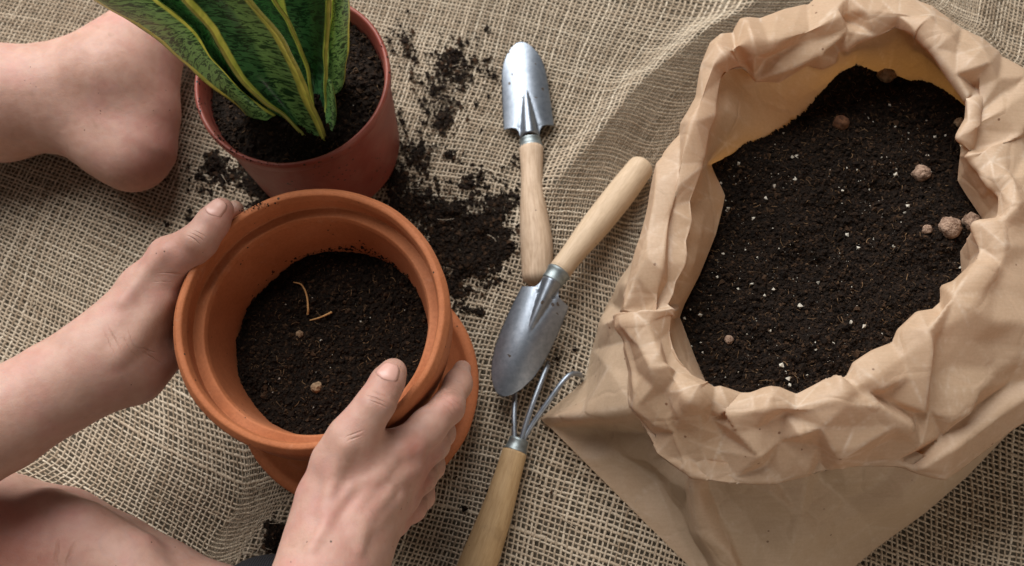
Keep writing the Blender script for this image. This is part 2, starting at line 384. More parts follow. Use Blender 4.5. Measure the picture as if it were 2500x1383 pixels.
# ------------------------------------------------------------------ soil
def soil_field(name, poly, zf, res, amp, seed, ncr, smax, label, more=()):
    poly = np.asarray(poly); lo_, hi_ = poly.min(0), poly.max(0)
    nx, ny = int((hi_[0]-lo_[0])/res)+1, int((hi_[1]-lo_[1])/res)+1
    x, y = np.meshgrid(lo_[0]+np.arange(nx)*res, lo_[1]+np.arange(ny)*res, indexing='ij')
    def hz(x, y):
        q = np.stack([x, y, np.zeros_like(x)], -1)
        return zf(x, y)+amp*(fbm(q*38, seed, 2)*.9+np.abs(fbm(q*150, seed+3, 3))*.55)+.0005*vnoise(q*700, seed+5)
    ins = inpoly(x, y, poly); z = hz(x, y); V = np.stack([x, y, z], -1).reshape(-1, 3); F = grid_faces(nx, ny)
    F = F[ins.ravel()[F].all(1)]; used = np.zeros(len(V), bool); used[F.ravel()] = True; mp = np.cumsum(used)-1
    n = ncr*3; cx = RNG.uniform(lo_[0], hi_[0], n); cy = RNG.uniform(lo_[1], hi_[1], n); k = inpoly(cx, cy, poly); cx, cy = cx[k], cy[k]; cx, cy = cx[:ncr], cy[:ncr]
    s = .00035+smax*RNG.random(len(cx))**4; big = RNG.random(len(cx)) < .018; s[big] = RNG.uniform(.0011, .0023, big.sum())*np.clip(1+vnoise(np.stack([cx, cy, 0*cx], -1)[big]*30, seed), .5, 1.4)
    C = crumbs(np.stack([cx, cy, hz(cx, cy)+s*.25], -1), s)
    o = link(name, mesh(*join([(V[used], mp[F]), C, *more]), smooth=False), SOIL); tag(o, label, None, None, 'stuff')
    return hz
def ring(cx, cy, r, n=64): t = np.linspace(0, 2*np.pi, n, endpoint=False); return np.stack([cx+r*np.cos(t), cy+r*np.sin(t)], -1)
zp = .0885
def zpot(x, y):
    d = np.hypot(x-pcx, y-pcy)/.065
    return zp+.007*sst(.5, 1.1, d)*(((x-pcx)*.75-(y-pcy)*.5)/.065)-.002*(1-d)
hz_pot = soil_field('potting_soil', ring(pcx, pcy, ri-.0012-(zr-.022-zp-.004)*.11+.0012), zpot, .0011, .0032, 50, 16000, .0016, 'dark potting soil half filling the clay pot')
def znur(x, y): d = np.hypot(x-ncx, y-ncy)/NR; return ZN-.0145-.003*sst(.6, 1, d)+.003*vnoise(np.stack([x*40, y*40, 0*x], -1), 6)
hz_nur = soil_field('potting_soil', ring(ncx, ncy, NR-.0065), znur, .0011, .0030, 80, 5000, .0024, 'dark crumbly soil around the snake plant in the red plastic pot')

# ------------------------------------------------------------------ snake plant
LD, LP, OD, OP = (.009, .036, .016), (.055, .18, .065), (.022, .075, .026), (.22, .46, .15)
LEAF_IN = m_leaf('leaf_dark_banded', LD, LP); LEAF_OUT = m_leaf('leaf_pale_banded', OD, OP); LEAF_PLAIN = m_leaf('leaf_inner_face', LD, LP, edge=False); LEAF_MIX = m_leaf('leaf_half_lit', LD, LP, OD, OP)  # LEAF_MIX has light painted in: one half dark as shaded, the other pale as lit
plant = thing('snake_plant', (P(770, 340, .098))); tag(plant, 'snake plant with green banded yellow-edged leaves growing in the red plastic pot', 'plant')
def leaf(L, Mi, Rr, mat, name='leaf', n=10, bow=1.0):
    L, Mi, Rr = [catmull([P(*q) for q in s], n) for s in (L, Mi, Rr)]
    us = np.linspace(0, 1, 17); V = []
    ctrl = Mi+(Mi-(L+Rr)/2)*bow
    for u in us: V.append((1-u)**2*L+2*u*(1-u)*ctrl+u*u*Rr)
    V = np.stack(V, 1); ln = np.concatenate([[0], np.cumsum(np.linalg.norm(np.diff(Mi, axis=0), axis=1))])
    q = V*1.; V += .0010*np.stack([vnoise(q*55, 71), vnoise(q*55, 72), vnoise(q*55, 73)], -1)
    uv = np.zeros(V.shape[:2]+(2,)); uv[..., 0] = us; uv[..., 1] = ln[:, None]
    me = mesh(V.reshape(-1, 3), grid_faces(V.shape[0], 17)); uvs(me, uv.reshape(-1, 2))
    o = link(name, me, mat, plant); s = o.modifiers.new('thickness', 'SOLIDIFY'); s.thickness = .0022; s.offset = 0
    return o
leaf([(622, 296, .092), (590, 268, .103), (552, 238, .115), (488, 188, .136), (385, 95, .175), (235, 0, .222), (110, -70, .250), (40, -120, .262)],
     [(655, 312, .094), (606, 264, .112), (562, 214, .130), (500, 150, .158), (425, 80, .196), (310, 0, .240), (180, -75, .262), (42, -122, .264)],
     [(688, 290, .094), (636, 257, .110), (592, 229, .122), (522, 149, .158), (474, 76, .192), (385, 0, .236), (240, -85, .262), (44, -125, .264)], LEAF_OUT)
leaf([(765, 352, .094), (697, 286, .110), (647, 253, .122), (578, 184, .146), (536, 115, .174), (508, 69, .196), (446, 0, .232), (390, -80, .262), (330, -180, .285)],
     [(776, 366, .093), (728, 300, .100), (690, 246, .110), (655, 185, .126), (630, 130, .150), (604, 75, .176), (548, 0, .210), (470, -85, .250), (333, -183, .285)],
     [(800, 357, .094), (783, 306, .110), (766, 260, .124), (744, 205, .150), (718, 146, .178), (682, 84, .206), (612, 0, .246), (540, -90, .272), (336, -186, .286)], LEAF_MIX)
leaf([(684, 288, .088), (634, 257, .102), (588, 226, .114), (518, 149, .148), (470, 76, .182), (381, 0, .224), (300, -80, .250)],
     [(692, 300, .084), (642, 262, .096), (600, 220, .106), (536, 148, .138), (488, 74, .172), (412, 0, .212), (330, -90, .240)],
     [(700, 290, .100), (651, 256, .112), (582, 186, .136), (540, 117, .164), (512, 70, .186), (450, 0, .222), (394, -80, .252)], LEAF_PLAIN)
leaf([(740, 285, .096), (715, 220, .108), (680, 140, .132), (640, 60, .166), (610, 0, .192), (540, -130, .25), (480, -260, .30)],
     [(755, 283, .096), (738, 210, .112), (712, 130, .140), (676, 50, .174), (646, 0, .196), (575, -130, .254), (482, -262, .30)],
     [(770, 272, .097), (758, 196, .120), (744, 135, .144), (712, 72, .174), (672, 0, .204), (606, -130, .262), (484, -264, .30)], LEAF_IN)
leaf([(782, 326, .092), (762, 240, .098), (742, 160, .118), (712, 80, .148), (672, 0, .182), (640, -130, .242), (690, -330, .31)],
     [(798, 330, .091), (786, 250, .097), (778, 180, .110), (768, 95, .140), (758, 0, .176), (750, -130, .238), (720, -332, .31)],
     [(822, 322, .094), (800, 262, .108), (797, 200, .126), (799, 105, .160), (806, 0, .208), (815, -130, .270), (750, -330, .315)], LEAF_IN)
leaf([(800, 222, .096), (801, 170, .114), (806, 90, .152), (817, 0, .200), (830, -130, .266), (850, -290, .315)],
     [(818, 228, .100), (822, 165, .122), (827, 85, .160), (834, 0, .206), (844, -130, .272), (852, -292, .315)],
     [(838, 208, .096), (844, 145, .116), (850, 72, .150), (851, 0, .192), (858, -130, .256), (854, -294, .315)], LEAF_OUT)
leaf([(792, 316, .094), (795, 280, .100), (796, 235, .112), (797, 190, .126)],
     [(806, 338, .096), (809, 290, .104), (808, 245, .114), (804, 195, .127)],
     [(821, 322, .094), (819, 280, .100), (814, 240, .110), (806, 195, .125)], LEAF_OUT)

# ------------------------------------------------------------------ hand tools
def handle(pts, rad, mat, parent, n=10, endr=True, seg=20):
    """turned handle through (px,py,z) points with radii in metres; last end is rounded"""
    p = catmull([P(*q) for q in pts], n); r = np.clip(catmull([(a, 0, 0) for a in rad], n)[:, 0], .0003, 1)
    d = nrm(p[-1]-p[-2]); R0 = r[-1]
    ex = [(p[-1]+d*R0*.75*math.sin(a), R0*math.cos(a)) for a in np.linspace(.25, 1.5, 6)]
    d0 = nrm(p[0]-p[1]); p = np.vstack([p[0]+d0*.0008, p, [e[0] for e in ex]]); r = np.concatenate([[r[0]*.9], r, [e[1] for e in ex]])
    V, F = tube(p, r, seg); me = mesh(V, F)
    ln = np.concatenate([[0], np.cumsum(np.linalg.norm(np.diff(p, axis=0), axis=1))])
    uv = np.zeros((len(V), 2)); ang = np.abs(np.linspace(-1, 1, seg, endpoint=False)); k = len(p)
    uv[:k*seg, 0] = np.tile(ang, k)*.6; uv[:k*seg, 1] = np.repeat(ln, seg)*12; uvs(me, uv)
    return link('handle', me, mat, parent)
def collar(a, b, ra, rb, parent, mat=None):
    a, b = np.asarray(a), np.asarray(b); d = b-a
    ts = [0, 0, .06, .2, .28, .72, .8, .94, 1, 1]; ks = [.35, .92, 1.0, 1.0, .96, .96, 1.02, 1.02, .95, .35]
    V, F = tube([a+d*t+d*1e-4*i for i, t in enumerate(ts)], [k*(ra+(rb-ra)*t) for t, k in zip(ts, ks)], 28)
    me = mesh(V, F); me.set_sharp_from_angle(angle=.7); return link('ferrule', me, mat or ZINC, parent)
def blade(neck, tip, up, prof, arch, neckw, ridge, parent, drop=0.0):
    """trowel blade: prof = (fraction from neck, half width m); arched with a pressed ridge at the neck"""
    neck, tip = np.asarray(neck), np.asarray(tip); ax = tip-neck; Ln = np.linalg.norm(ax); ax /= Ln
    side = nrm(np.cross(ax, up)); nu = np.cross(side, ax); pr = np.asarray(prof)
    ts = np.unique(np.concatenate([np.linspace(0, 1, 60), pr[:, 0]])); ss = np.linspace(-1, 1, 41)
    T, S = np.meshgrid(ts, ss, indexing='ij'); W = np.interp(T, pr[:, 0], pr[:, 1]); wmax = pr[:, 1].max()
    x = S*W; z = arch*(1-(x/wmax)**2)*(.55+.45*np.sin(np.pi*np.clip(T*.9+.1, 0, 1)))
    rw = neckw*np.clip(1-T/.46, 0, 1)**.7+1e-5
    rz = ridge*np.clip(1-T/.46, 0, 1)**.8
    q = np.abs(x)/rw; z = z+rz*np.clip(1-q**2.2, 0, 1)
    gw = rw*1.25; z = z-.0012*np.exp(-((np.abs(x)-gw)/(.0022))**2)*np.clip(1-T/.46, 0, 1)
    z = z-drop*np.sin(np.pi*T)
    V = neck+T[..., None]*Ln*ax+x[..., None]*side+z[..., None]*nu
    me = mesh(V.reshape(-1, 3), grid_faces(len(ts), 41)); o = link('blade', me, STEEL, parent)
    s = o.modifiers.new('thickness', 'SOLIDIFY'); s.thickness = .0011; s.offset = -1
    return o
K = pxs(1290, 300, .01)
t1 = thing('garden_trowel', P(1295, 352, .004)); tag(t1, 'small steel trowel with a greyish wooden handle, blade pointing up and flat on the burlap', 'trowel', 'wooden-handled garden hand tools')
W_GREY = m_wood('weathered_wood', (.40, .28, .185), (.57, .43, .31), .35); W_PALE = m_wood('pale_wood', (.44, .325, .215), (.54, .41, .285), .15); W_GOLD = m_wood('golden_wood', (.38, .245, .12), (.50, .345, .185), .45)
handle([(1297, 362, .0105), (1299, 440, .0115), (1303, 520, .012), (1310, 600, .012), (1311, 672, .0115)], [29*K, 26.5*K, 33*K, 38*K, 35*K], W_GREY, t1)
collar(P(1294, 340, .0105), P(1297, 363, .0105), 26*K, 28.5*K, t1)
blade(P(1294, 343, .0075), P(1272, 112, .004), (0, 0, 1), [(0, 21*K), (.06, 26*K), (.10, 33*K), (.115, 44*K), (.125, 60*K), (.3, 58.5*K), (.55, 56*K), (.7, 53*K), (.8, 47*K), (.88, 37*K), (.94, 25*K), (.98, 12*K), (1, .0004)], .0085, 20*K, .0060, t1)
t2 = thing('garden_trowel', P(1345, 690, .02)); tag(t2, 'steel trowel with clean pale handle lying across the other tools, blade pointing down', 'trowel', 'wooden-handled garden hand tools')
K2 = pxs(1400, 600, .02)
handle([(1368, 660, .0285), (1400, 618, .0270), (1452, 553, .0235), (1510, 480, .0190), (1562, 412, .0145)], [28*K2, 29*K2, 35*K2, 37*K2, 34*K2], W_PALE, t2)
collar(P(1347, 690, .0290), P(1366, 662, .0288), 27*K2, 29.5*K2, t2)
blade(P(1348, 688, .0270), P(1222, 968, .0145), (.1, .05, 1), [(0, 20*K2), (.06, 24*K2), (.105, 30*K2), (.12, 42*K2), (.135, 59*K2), (.3, 61*K2), (.5, 61*K2), (.65, 58*K2), (.78, 50*K2), (.88, 38*K2), (.95, 24*K2), (.985, 12*K2), (1, .0006)], .0095, 20*K2, .0065, t2)
t3 = thing('hand_cultivator', P(1262, 1092, .004)); tag(t3, 'three-pronged steel hand rake with a golden wooden handle, prongs under the lower trowel', 'hand rake', 'wooden-handled garden hand tools')
K3 = pxs(1250, 1150, .012)
handle([(1256, 1105, .013), (1240, 1160, .0135), (1216, 1240, .0135), (1188, 1320, .0135), (1158, 1400, .013), (1140, 1445, .012)], [31*K3, 33*K3, 38*K3, 43*K3, 46*K3, 43*K3], W_GOLD, t3)
collar(P(1268, 1072, .013), P(1257, 1104, .013), 24*K3, 29*K3, t3)
for pts in ([(1256, 1075, .013), (1255, 1020, .0125), (1257, 955, .0090), (1252, 880, .0055), (1248, 850, .003)],
            [(1272, 1078, .0145), (1286, 1030, .016), (1305, 975, .0170), (1328, 915, .0150), (1337, 893, .0115), (1338, 884, .004)],
            [(1274, 1080, .0135), (1300, 1036, .015), (1338, 982, .019), (1372, 935, .0215), (1393, 915, .020), (1412, 914, .0135), (1420, 920, .004)]):
    p = catmull([P(*q) for q in pts], 9); r = np.full(len(p), 6.6*K3); r[-6:] *= np.linspace(1, .6, 6)
    link('prong', mesh(*tube(p, r, 12)), STEEL, t3)

# ------------------------------------------------------------------ paper bag
N_ = None
ST = [  # soil line, inner crest, top crest, outer edge, hem (None = hidden underneath)
 ((2090,168),(2087,100),(2078,30),(2070,-28),None),
 ((2180,182),(2185,78),(2195,32),(2180,-20),None),
 ((2262,212),(2246,70),(2262,52),(2272,22),None),
 ((2330,246),(2312,150),(2338,118),(2372,92),None),
 ((2368,272),(2374,250),(2392,190),(2455,150),None),
 ((2352,318),(2345,335),(2402,300),(2525,215),None),
 (None,(2375,392),(2412,366),(2560,320),None),
 (None,(2441,482),(2475,430),(2590,430),None),
 (None,(2432,540),(2485,505),(2610,530),None),
 (None,(2386,556),(2450,548),(2630,640),(2660,760)),
 (None,(2394,655),(2450,640),(2600,820),(2640,930)),
 (None,(2275,752),(2345,770),(2440,920),(2470,1052)),
 (None,(2150,848),(2255,838),(2330,1010),(2308,1172)),
 (None,(2065,912),(2120,930),(2250,1020),(2205,1142)),
 (None,(1945,957),(1985,1000),(2060,1085),(2060,1140)),
 (None,(1862,955),(1880,1000),(1920,1090),(1895,1182)),
 (None,(1806,966),(1765,1012),(1760,1095),(1780,1182)),
 ((1732,948),(1716,948),(1680,975),(1635,1040),(1690,1168)),
 ((1700,880),(1668,870),(1615,885),(1552,950),(1605,1110)),
 ((1660,775),(1628,770),(1580,790),(1514,800),(1566,1035)),
 ((1672,742),(1640,742),(1602,725),(1527,768),None),
 ((1708,672),(1672,650),(1622,630),(1562,640),None),
 ((1748,572),(1688,555),(1632,528),(1592,530),None),
 ((1770,478),(1697,470),(1652,440),(1612,450),None),
 ((1737,402),(1708,395),(1668,372),(1634,380),None),
 ((1830,364),(1735,290),(1702,270),(1680,280),None),
 ((1908,330),(1768,176),(1742,160),(1712,158),None),
 ((1962,280),(1832,182),(1802,112),(1790,72),None),
 ((2002,228),(1905,196),(1905,100),(1900,32),None),
 ((2042,190),(2020,150),(2005,62),(1990,-8),None)]
Z2 = [.140,.142,.149,.148,.144,.146,.143,.146,.148,.148,.150,.150,.150,.149,.148,.147,.143,.147,.148,.147,.146,.148,.148,.149,.150,.150,.148,.132,.129,.132]
Z3 = [.146,.152,.153,.153,.150,.154,.142,.154,.156,.155,.157,.156,.155,.155,.154,.155,.143,.154,.155,.153,.150,.156,.155,.157,.157,.158,.157,.156,.157,.155]
Z4 = [.138,.140,.142,.140,.140,.138,.134,.138,.138,.138,.137,.137,.138,.138,.137,.135,.130,.136,.137,.138,.137,.140,.141,.142,.143,.144,.146,.142,.140,.138]
nS = len(ST); cen = P(2080, 560, .15)
def outward(p, c=cen): d = np.array((p[0]-c[0], p[1]-c[1], 0.)); return d/np.linalg.norm(d)
GB = {9:(2600,900),10:(2570,960),11:(2480,1040),12:(2360,1165),13:(2262,1250),14:(2160,1325),15:(2040,1425),16:(1935,1520),17:(1853,1552),18:(1580,1281),19:(1321,1021),20:(1425,930),21:(1446,850),22:(1482,742),23:(1545,640),24:(1590,560),25:(1640,480),26:(1690,420),27:(1760,370),28:(1860,330),29:(1960,300),0:(2060,280),1:(2160,290),2:(2240,300),3:(2300,330),4:(2370,370),5:(2430,430),6:(2480,500),7:(2530,600),8:(2570,720)}
MID = {14:(2100,1270,.042),15:(1990,1310,.045),16:(1850,1330,.05),17:(1728,1292,.058),18:(1585,1180,.038),19:(1440,1018,.030),20:(1480,890,.05),21:(1500,800,.06),22:(1530,700,.07),13:(2230,1215,.05),12:(2320,1150,.05)}
rows, wall = [], []
for i, (a, b, c, d, e) in enumerate(ST):
    B = P(*b, Z2[i]); C = P(*c, Z3[i]); D = P(*d, Z4[i])
    A = P(*a, .088 if (i >= 25 or i <= 4) else .099 if i in (23, 24, 5) else .109) if a else B+outward(B)*.006+np.array((0, 0, .107-B[2]))
    E = P(*e, .117 if i > 8 else .1) if e else D-outward(D)*.003+np.array((0, 0, -.014))
    if i in (11, 12, 13): E = P(*e, .112)
    E2 = E-outward(E)*.012+np.array((0, 0, .006))
    A2 = B*.9+A*.1+outward(B)*(.013 if i in (26, 27, 28, 29, 0, 1, 2, 3) else .003)+np.array((0, 0, -.003))
    g = P(*GB[i], .003); fr = .75 if 17 <= i <= 23 else .62
    Q = A*(1-fr)+E*fr; Q[2] = min(.088, A[2]-.022)
    m = P(*MID[i]) if i in MID else Q*.45+g*.55
    rows.append([A, A2, B, C, D, E, E2]); wall.append([A, Q, m, g])
rows, wall = np.array(rows), np.array(wall)
wall[19][2] = P(1440, 1010, .040); wall[18][1:3] = P(1632, 1118, .050), P(1600, 1168, .012)
rows = np.insert(rows, 19, rows[18]*.12+rows[19]*.88, 0)
x_ = wall[18]*.12+wall[19]*.88; x_[0] = rows[19][0]; x_[1:] = P(1592, 1066, .060), P(1470, 1074, .010), P(1352, 1053, .003)
wall = np.insert(wall, 19, x_, 0)
rows = np.insert(rows, 18, rows[17]*.8+rows[18]*.2, 0); x_ = wall[17]*.8+wall[18]*.2; x_[0] = rows[18][0]; x_[1:] = P(1690, 1192, .050), P(1690, 1270, .014), P(1800, 1500, .003)
wall = np.insert(wall, 18, x_, 0); nS = len(rows)
def dense(rows, n_ar, segs):
    nS_, nL = rows.shape[:2]; R1 = []
    for i in range(nS_):                           # around: gentle curve, creases kept by mixing with straight
        a, b, c, d = rows[i-1], rows[i], rows[(i+1) % nS_], rows[(i+2) % nS_]
        for t in np.linspace(0, 1, n_ar, endpoint=False):
            lin = b+(c-b)*t; cr = .5*((2*b)+(-a+c)*t+(2*a-5*b+4*c-d)*t*t+(-a+3*b-3*c+d)*t**3)
            R1.append(.75*lin+.25*cr)
    R1 = np.array(R1); out = []
    for j in range(nL-1):
        a = R1[:, max(j-1, 0)]; b = R1[:, j]; c = R1[:, j+1]; d = R1[:, min(j+2, nL-1)]
        for t in np.linspace(0, 1, segs[j], endpoint=False):
            lin = b+(c-b)*t; cr = .5*((2*b)+(-a+c)*t+(2*a-5*b+4*c-d)*t*t+(-a+3*b-3*c+d)*t**3)
            out.append(.6*lin+.4*cr)
    out.append(R1[:, -1]); return np.stack(out, 1)
SEG = [14, 4, 18, 18, 22, 6]; SEGW = [22, 22, 22]
G, GW = dense(rows, 20, SEG), dense(wall, 20, SEGW)
def folds(q, seed, n, p0, p1):
    rg = np.random.default_rng(seed); s = 0
    for k in range(n):
        d = nrm(rg.normal(size=3)); f = 1/rg.uniform(p0, p1); ph = rg.random()*9
        wv = (q@d)*f+ph+.35*vnoise(q*14+k*3.3, seed+k); m = np.clip(vnoise(q*11+k*7.7, seed+50+k)*1.6, 0, 1)
        s = s+(np.abs((wv % 1)*2-1)-.5)*m/(f*22)
    return s
def gnorm(G):
    du = np.roll(G, -1, 0)-np.roll(G, 1, 0); dv = np.gradient(G, axis=1); n = np.cross(du, dv); return n/(np.linalg.norm(n, axis=2)[..., None]+1e-9)
from mathutils.geometry import delaunay_2d_cdt
CREASE = """1760,127,4 1713,162,-2 1811,162,0 1828,180,2 1820,67,4 1841,177,1 1835,130,-3 1880,120,2 1979,67,-4 2064,6,3 1990,124,-2 2071,72,0 1900,40,1 1900,199,1 1930,160,3 2000,140,3 2040,110,-2
1626,388,3 1622,464,4 1601,581,3 1538,770,4 1629,497,-3 1660,569,-4 1601,636,4 1640,690,-2 1689,640,2 1689,690,2 1650,640,-2 1710,600,1 1630,765,-4 1600,755,-2 1655,745,2 1690,300,2 1710,240,-1 1660,330,0
1522,781,5 1615,760,4 1526,772,-3 1612,749,-4 1624,771,-4 1619,824,-2 1575,850,3 1601,893,3 1640,880,-4 1660,900,-3 1624,958,-4 1642,961,1 1694,949,4 1554,912,-1 1580,1000,3 1600,940,2 1652,1065,-3 1582,1060,2 1680,1121,-1 1689,1158,1 1712,1042,-2 1768,1075,-4 1836,1100,-3 1754,1107,-2 1764,1012,-3 1790,1050,-3 1763,1005,3 1740,980,1 1773,1006,4 1852,1102,5 1740,1030,-3 1600,1035,1
1800,1047,3 1919,1025,-4 1885,985,2 2055,979,4 1950,1047,4 1960,1090,-2 2043,1104,3 1998,1098,-2 2060,930,-1 2236,1022,-5 2174,1030,4 2247,1081,2 2259,821,6 2253,1002,-3 2150,960,3 2090,900,2 2412,787,3 2360,1008,2 2330,900,-3 2395,660,2 2300,760,-1 2440,900,-1 2460,650,-2 2130,1090,1 2190,1125,0 1870,1140,-1 1900,1175,0
2076,20,-6 2078,48,-4 2040,30,2 2120,40,2 2187,74,-2 2239,65,4 2195,41,-1 2339,182,3 2310,110,-2 2378,247,2 2382,130,4 2399,169,4 2378,208,-4 2399,269,-6 2412,321,-4 2393,369,-2 2473,330,4 2499,282,-2 2347,339,2 2451,226,-1 2430,200,2 2451,467,-3 2420,400,3 2380,390,1 2480,420,-2 2475,500,2 2500,560,-1 2400,555,3 2450,600,1
2490,945,-4 2400,1005,-4 2305,1080,-4 2225,1130,-4 2500,962,3 2410,1019,3 2312,1092,3 2235,1143,3 2226,1031,3 2052,930,3 1700,1190,3 1722,1285,4 1775,1335,3 1760,1200,-2 1795,1290,2 1850,1320,-2 2010,1190,-3 2120,1290,-3 1880,1200,2 1830,1270,-2 2200,1210,2 1950,1260,2 1600,1180,-2 1650,1290,0 1520,1110,1
1445,855,0 1490,795,3 1512,800,-4 1450,800,2 1500,900,3 1420,970,-2 1480,1003,4 1560,995,2 1440,1045,-2 1540,700,2
1150,560,0 1300,1500,0 1900,1700,0 2700,1300,0 2800,600,0 2600,-200,0 2000,-250,0 1600,50,0 1500,350,0"""
LINES = """2062,922,-1 2150,973,-4 2236,1022,-5|2053,933,4 2140,985,4 2226,1034,3|1919,1025,-4 2055,979,4 2150,945,3|2259,821,6 2256,900,5 2253,1002,2|2288,830,-1 2280,920,-2 2275,1010,-2|2259,821,6 2330,740,5 2395,660,4|2247,1081,2 2174,1030,4 2043,1104,4|1800,1047,3 1852,1102,5|1885,974,3 1919,1025,-4 1950,1047,4
1694,949,4 1706,1000,2 1712,1042,1|1522,781,5 1575,850,3 1601,893,4 1624,958,-1 1650,1060,-1|1626,388,4 1622,464,5 1601,581,4 1570,680,4 1534,768,4|1650,400,-2 1640,500,-3 1645,573,-4 1640,690,-3|1760,127,4 1713,162,0|1820,67,4 1838,120,5 1841,177,2|1792,112,-3 1815,160,-3|1979,67,-3 2064,6,4
1850,182,3 1930,155,4 1990,126,4 2060,78,2|1870,150,-2 1940,122,-3 2010,95,-2|2239,65,5 2290,118,4 2339,182,4 2378,247,3|2382,130,4 2399,169,5|2378,208,-5 2399,269,-6 2412,321,-5 2393,366,-3|2396,378,3 2473,330,5 2499,282,4|2420,400,2 2433,440,3 2447,468,1|1700,1190,3 1724,1288,5 1780,1340,4 1850,1500,2|1735,1200,-2 1775,1290,-1 1830,1420,-1|1322,1021,0 1440,1008,4 1560,990,3
1330,1040,0 1450,1062,-3 1570,1070,-3|2010,1180,-3 2080,1240,-4 2130,1300,-3|1612,749,-5 1560,763,-5 1526,773,-4|1615,761,4 1560,775,4 1522,786,4|2490,945,-4 2400,1005,-4 2305,1080,-4 2225,1130,-4|2500,963,3 2410,1020,3 2312,1093,3 2235,1144,3"""
CP = np.array([[float(v) for v in q.split(',')] for q in CREASE.split()]); LP_, LE_ = [], []
for ln_ in LINES.replace('\n', '|').split('|'):
    q = [[float(v) for v in w_.split(',')] for w_ in ln_.split()]; LE_ += [(len(LP_)+k, len(LP_)+k+1) for k in range(len(q)-1)]; LP_ += q
LP_ = np.array(LP_); CP = np.vstack([LP_, CP[np.hypot(CP[:, :1]-LP_[:, 0], CP[:, 1:2]-LP_[:, 1]).min(1) > 24]])
_rg = np.random.default_rng(21); _ex = []
for _ in range(9000):                               # small random dents between the big creases
    q = np.array((_rg.uniform(1300, 2750), _rg.uniform(-150, 1480))); wall = q[1] > 1190 or (q[0] < 1530 and q[1] > 640) or (q[1]-1020 > (q[0]-1320)*.55 and q[0] < 1720)
    if np.hypot(*(CP[:, :2]-q).T).min() > (70 if wall else 42) and (not _ex or np.hypot(*(np.array(_ex)[:, :2]-q).T).min() > (95 if wall else 62)): _ex.append((*q, _rg.normal(0, .5 if wall else 1.1)))
CP = np.vstack([CP, _ex])
_cv, _ce, _cf = delaunay_2d_cdt([Vector(c[:2]) for c in CP], LE_, [], 0, 1e-4)[:3]
CV = np.array([tuple(v) for v in _cv]); CZ = np.array([CP[np.argmin(((CP[:, :2]-v)**2).sum(1)), 2] for v in CV])*.001
def crease(q):
    """height of the pressed-in facets (piecewise flat, with sharp ridges) where a paper point sits"""
    global WORN
    d = (q-CAM)@RW; X = np.stack([CX-FPX*d[..., 0]/d[..., 2], CY+FPX*d[..., 1]/d[..., 2]], -1).reshape(-1, 2); out = np.zeros(len(X)); ed = np.full(len(X), 99.)
    for f in _cf:
        a, b, c = CV[f[0]], CV[f[1]], CV[f[2]]; m = np.array([b-a, c-a]).T; det = np.linalg.det(m)
        if abs(det) < 1e-9: continue
        k = np.where((X >= np.minimum(np.minimum(a, b), c)-1).all(1) & (X <= np.maximum(np.maximum(a, b), c)+1).all(1))[0]
        uv = (X[k]-a)@np.linalg.inv(m).T; ok = (uv[:, 0] >= -1e-6) & (uv[:, 1] >= -1e-6) & (uv.sum(1) <= 1+1e-6); uv = uv[ok]
        ba = np.stack([1-uv.sum(1), uv[:, 0], uv[:, 1]], 1); hh = abs(det)/np.array([np.linalg.norm(c-b), np.linalg.norm(c-a), np.linalg.norm(b-a)]); ed[k[ok]] = np.minimum(ed[k[ok]], (ba*hh).min(1))
        out[k[ok]] = CZ[f[0]]*(1-uv.sum(1))+CZ[f[1]]*uv[:, 0]+CZ[f[2]]*uv[:, 1]
    WORN = np.exp(-(ed/2.4)**2)
    return out.reshape(q.shape[:-1])
def crumple(G, ac, k):
    nn = gnorm(G)
    for _ in range(3): nn = (nn+np.roll(nn, 1, 0)+np.roll(nn, -1, 0)+np.concatenate([nn[:, :1], nn[:, :-1]], 1)+np.concatenate([nn[:, 1:], nn[:, -1:]], 1))/5
    nn = nn/(np.linalg.norm(nn, axis=2)[..., None]+1e-9)
    if nn[..., 2].mean() < 0: nn = -nn
    return G+nn*((crease(G)*k+folds(G, 5, 8, .03, .07)*.4+folds(G, 9, 5, .006, .014)*.4)*ac[None])[..., None]
ac = np.ones(G.shape[1]); ac[:8] = np.linspace(0, .5, 8); je = sum(SEG[:5]); ac[je-3:] = (.8, .6, .4)+(.3,)*(len(ac)-je)
G = crumple(G, ac, 1.45); WG = WORN
aw = np.ones(GW.shape[1]); aw[:6] = np.linspace(0, .8, 6); aw[-6:] = np.linspace(.8, .1, 6)
GW = crumple(GW, aw, 1.6); WW = WORN*.6; GW[..., 2] = np.maximum(GW[..., 2], .0025)
bag = thing('paper_bag', (P(1920, 900, .003))); tag(bag, 'open brown kraft paper bag with rolled-down crumpled rim, full of dark soil', 'paper bag')
nr = G.shape[0]
for nm, g_, w_ in (('rolled_cuff', G, WG), ('bag_wall', GW, WW)):
    me = mesh(g_.reshape(-1, 3), grid_faces(nr, g_.shape[1], cu=True)); att(me, 'worn', w_); link(nm, me, PAPER, bag)
SL = G[:, 0]                                   # soil line
poly = SL[::3, :2]; poly = poly+np.array([outward(p)[:2] for p in SL[::3]])*.003
cb = poly.mean(0); zpl = np.linalg.lstsq(np.column_stack([np.ones(len(SL)), SL[:, :2]]), SL[:, 2]-.0005, rcond=None)[0]
def zbag(x, y):
    d = np.hypot(x-cb[0], y-cb[1]); return zpl[0]+zpl[1]*x+zpl[2]*y-.002*(1-np.clip(d/.11, 0, 1)**2)+.0035*vnoise(np.stack([x*22, y*22, 0*x], -1), 16)
_n = gnorm(GW); _n *= np.sign(_n[..., 2].mean()); INNER = (GW-_n*.0035)[:, 3::3]; INNER += (np.array((cb[0], cb[1], 0))-INNER*(1, 1, 0))*.03; INNER[..., 2] = np.maximum(INNER[..., 2]-.002, .0012)   # the soil pressing against the wall
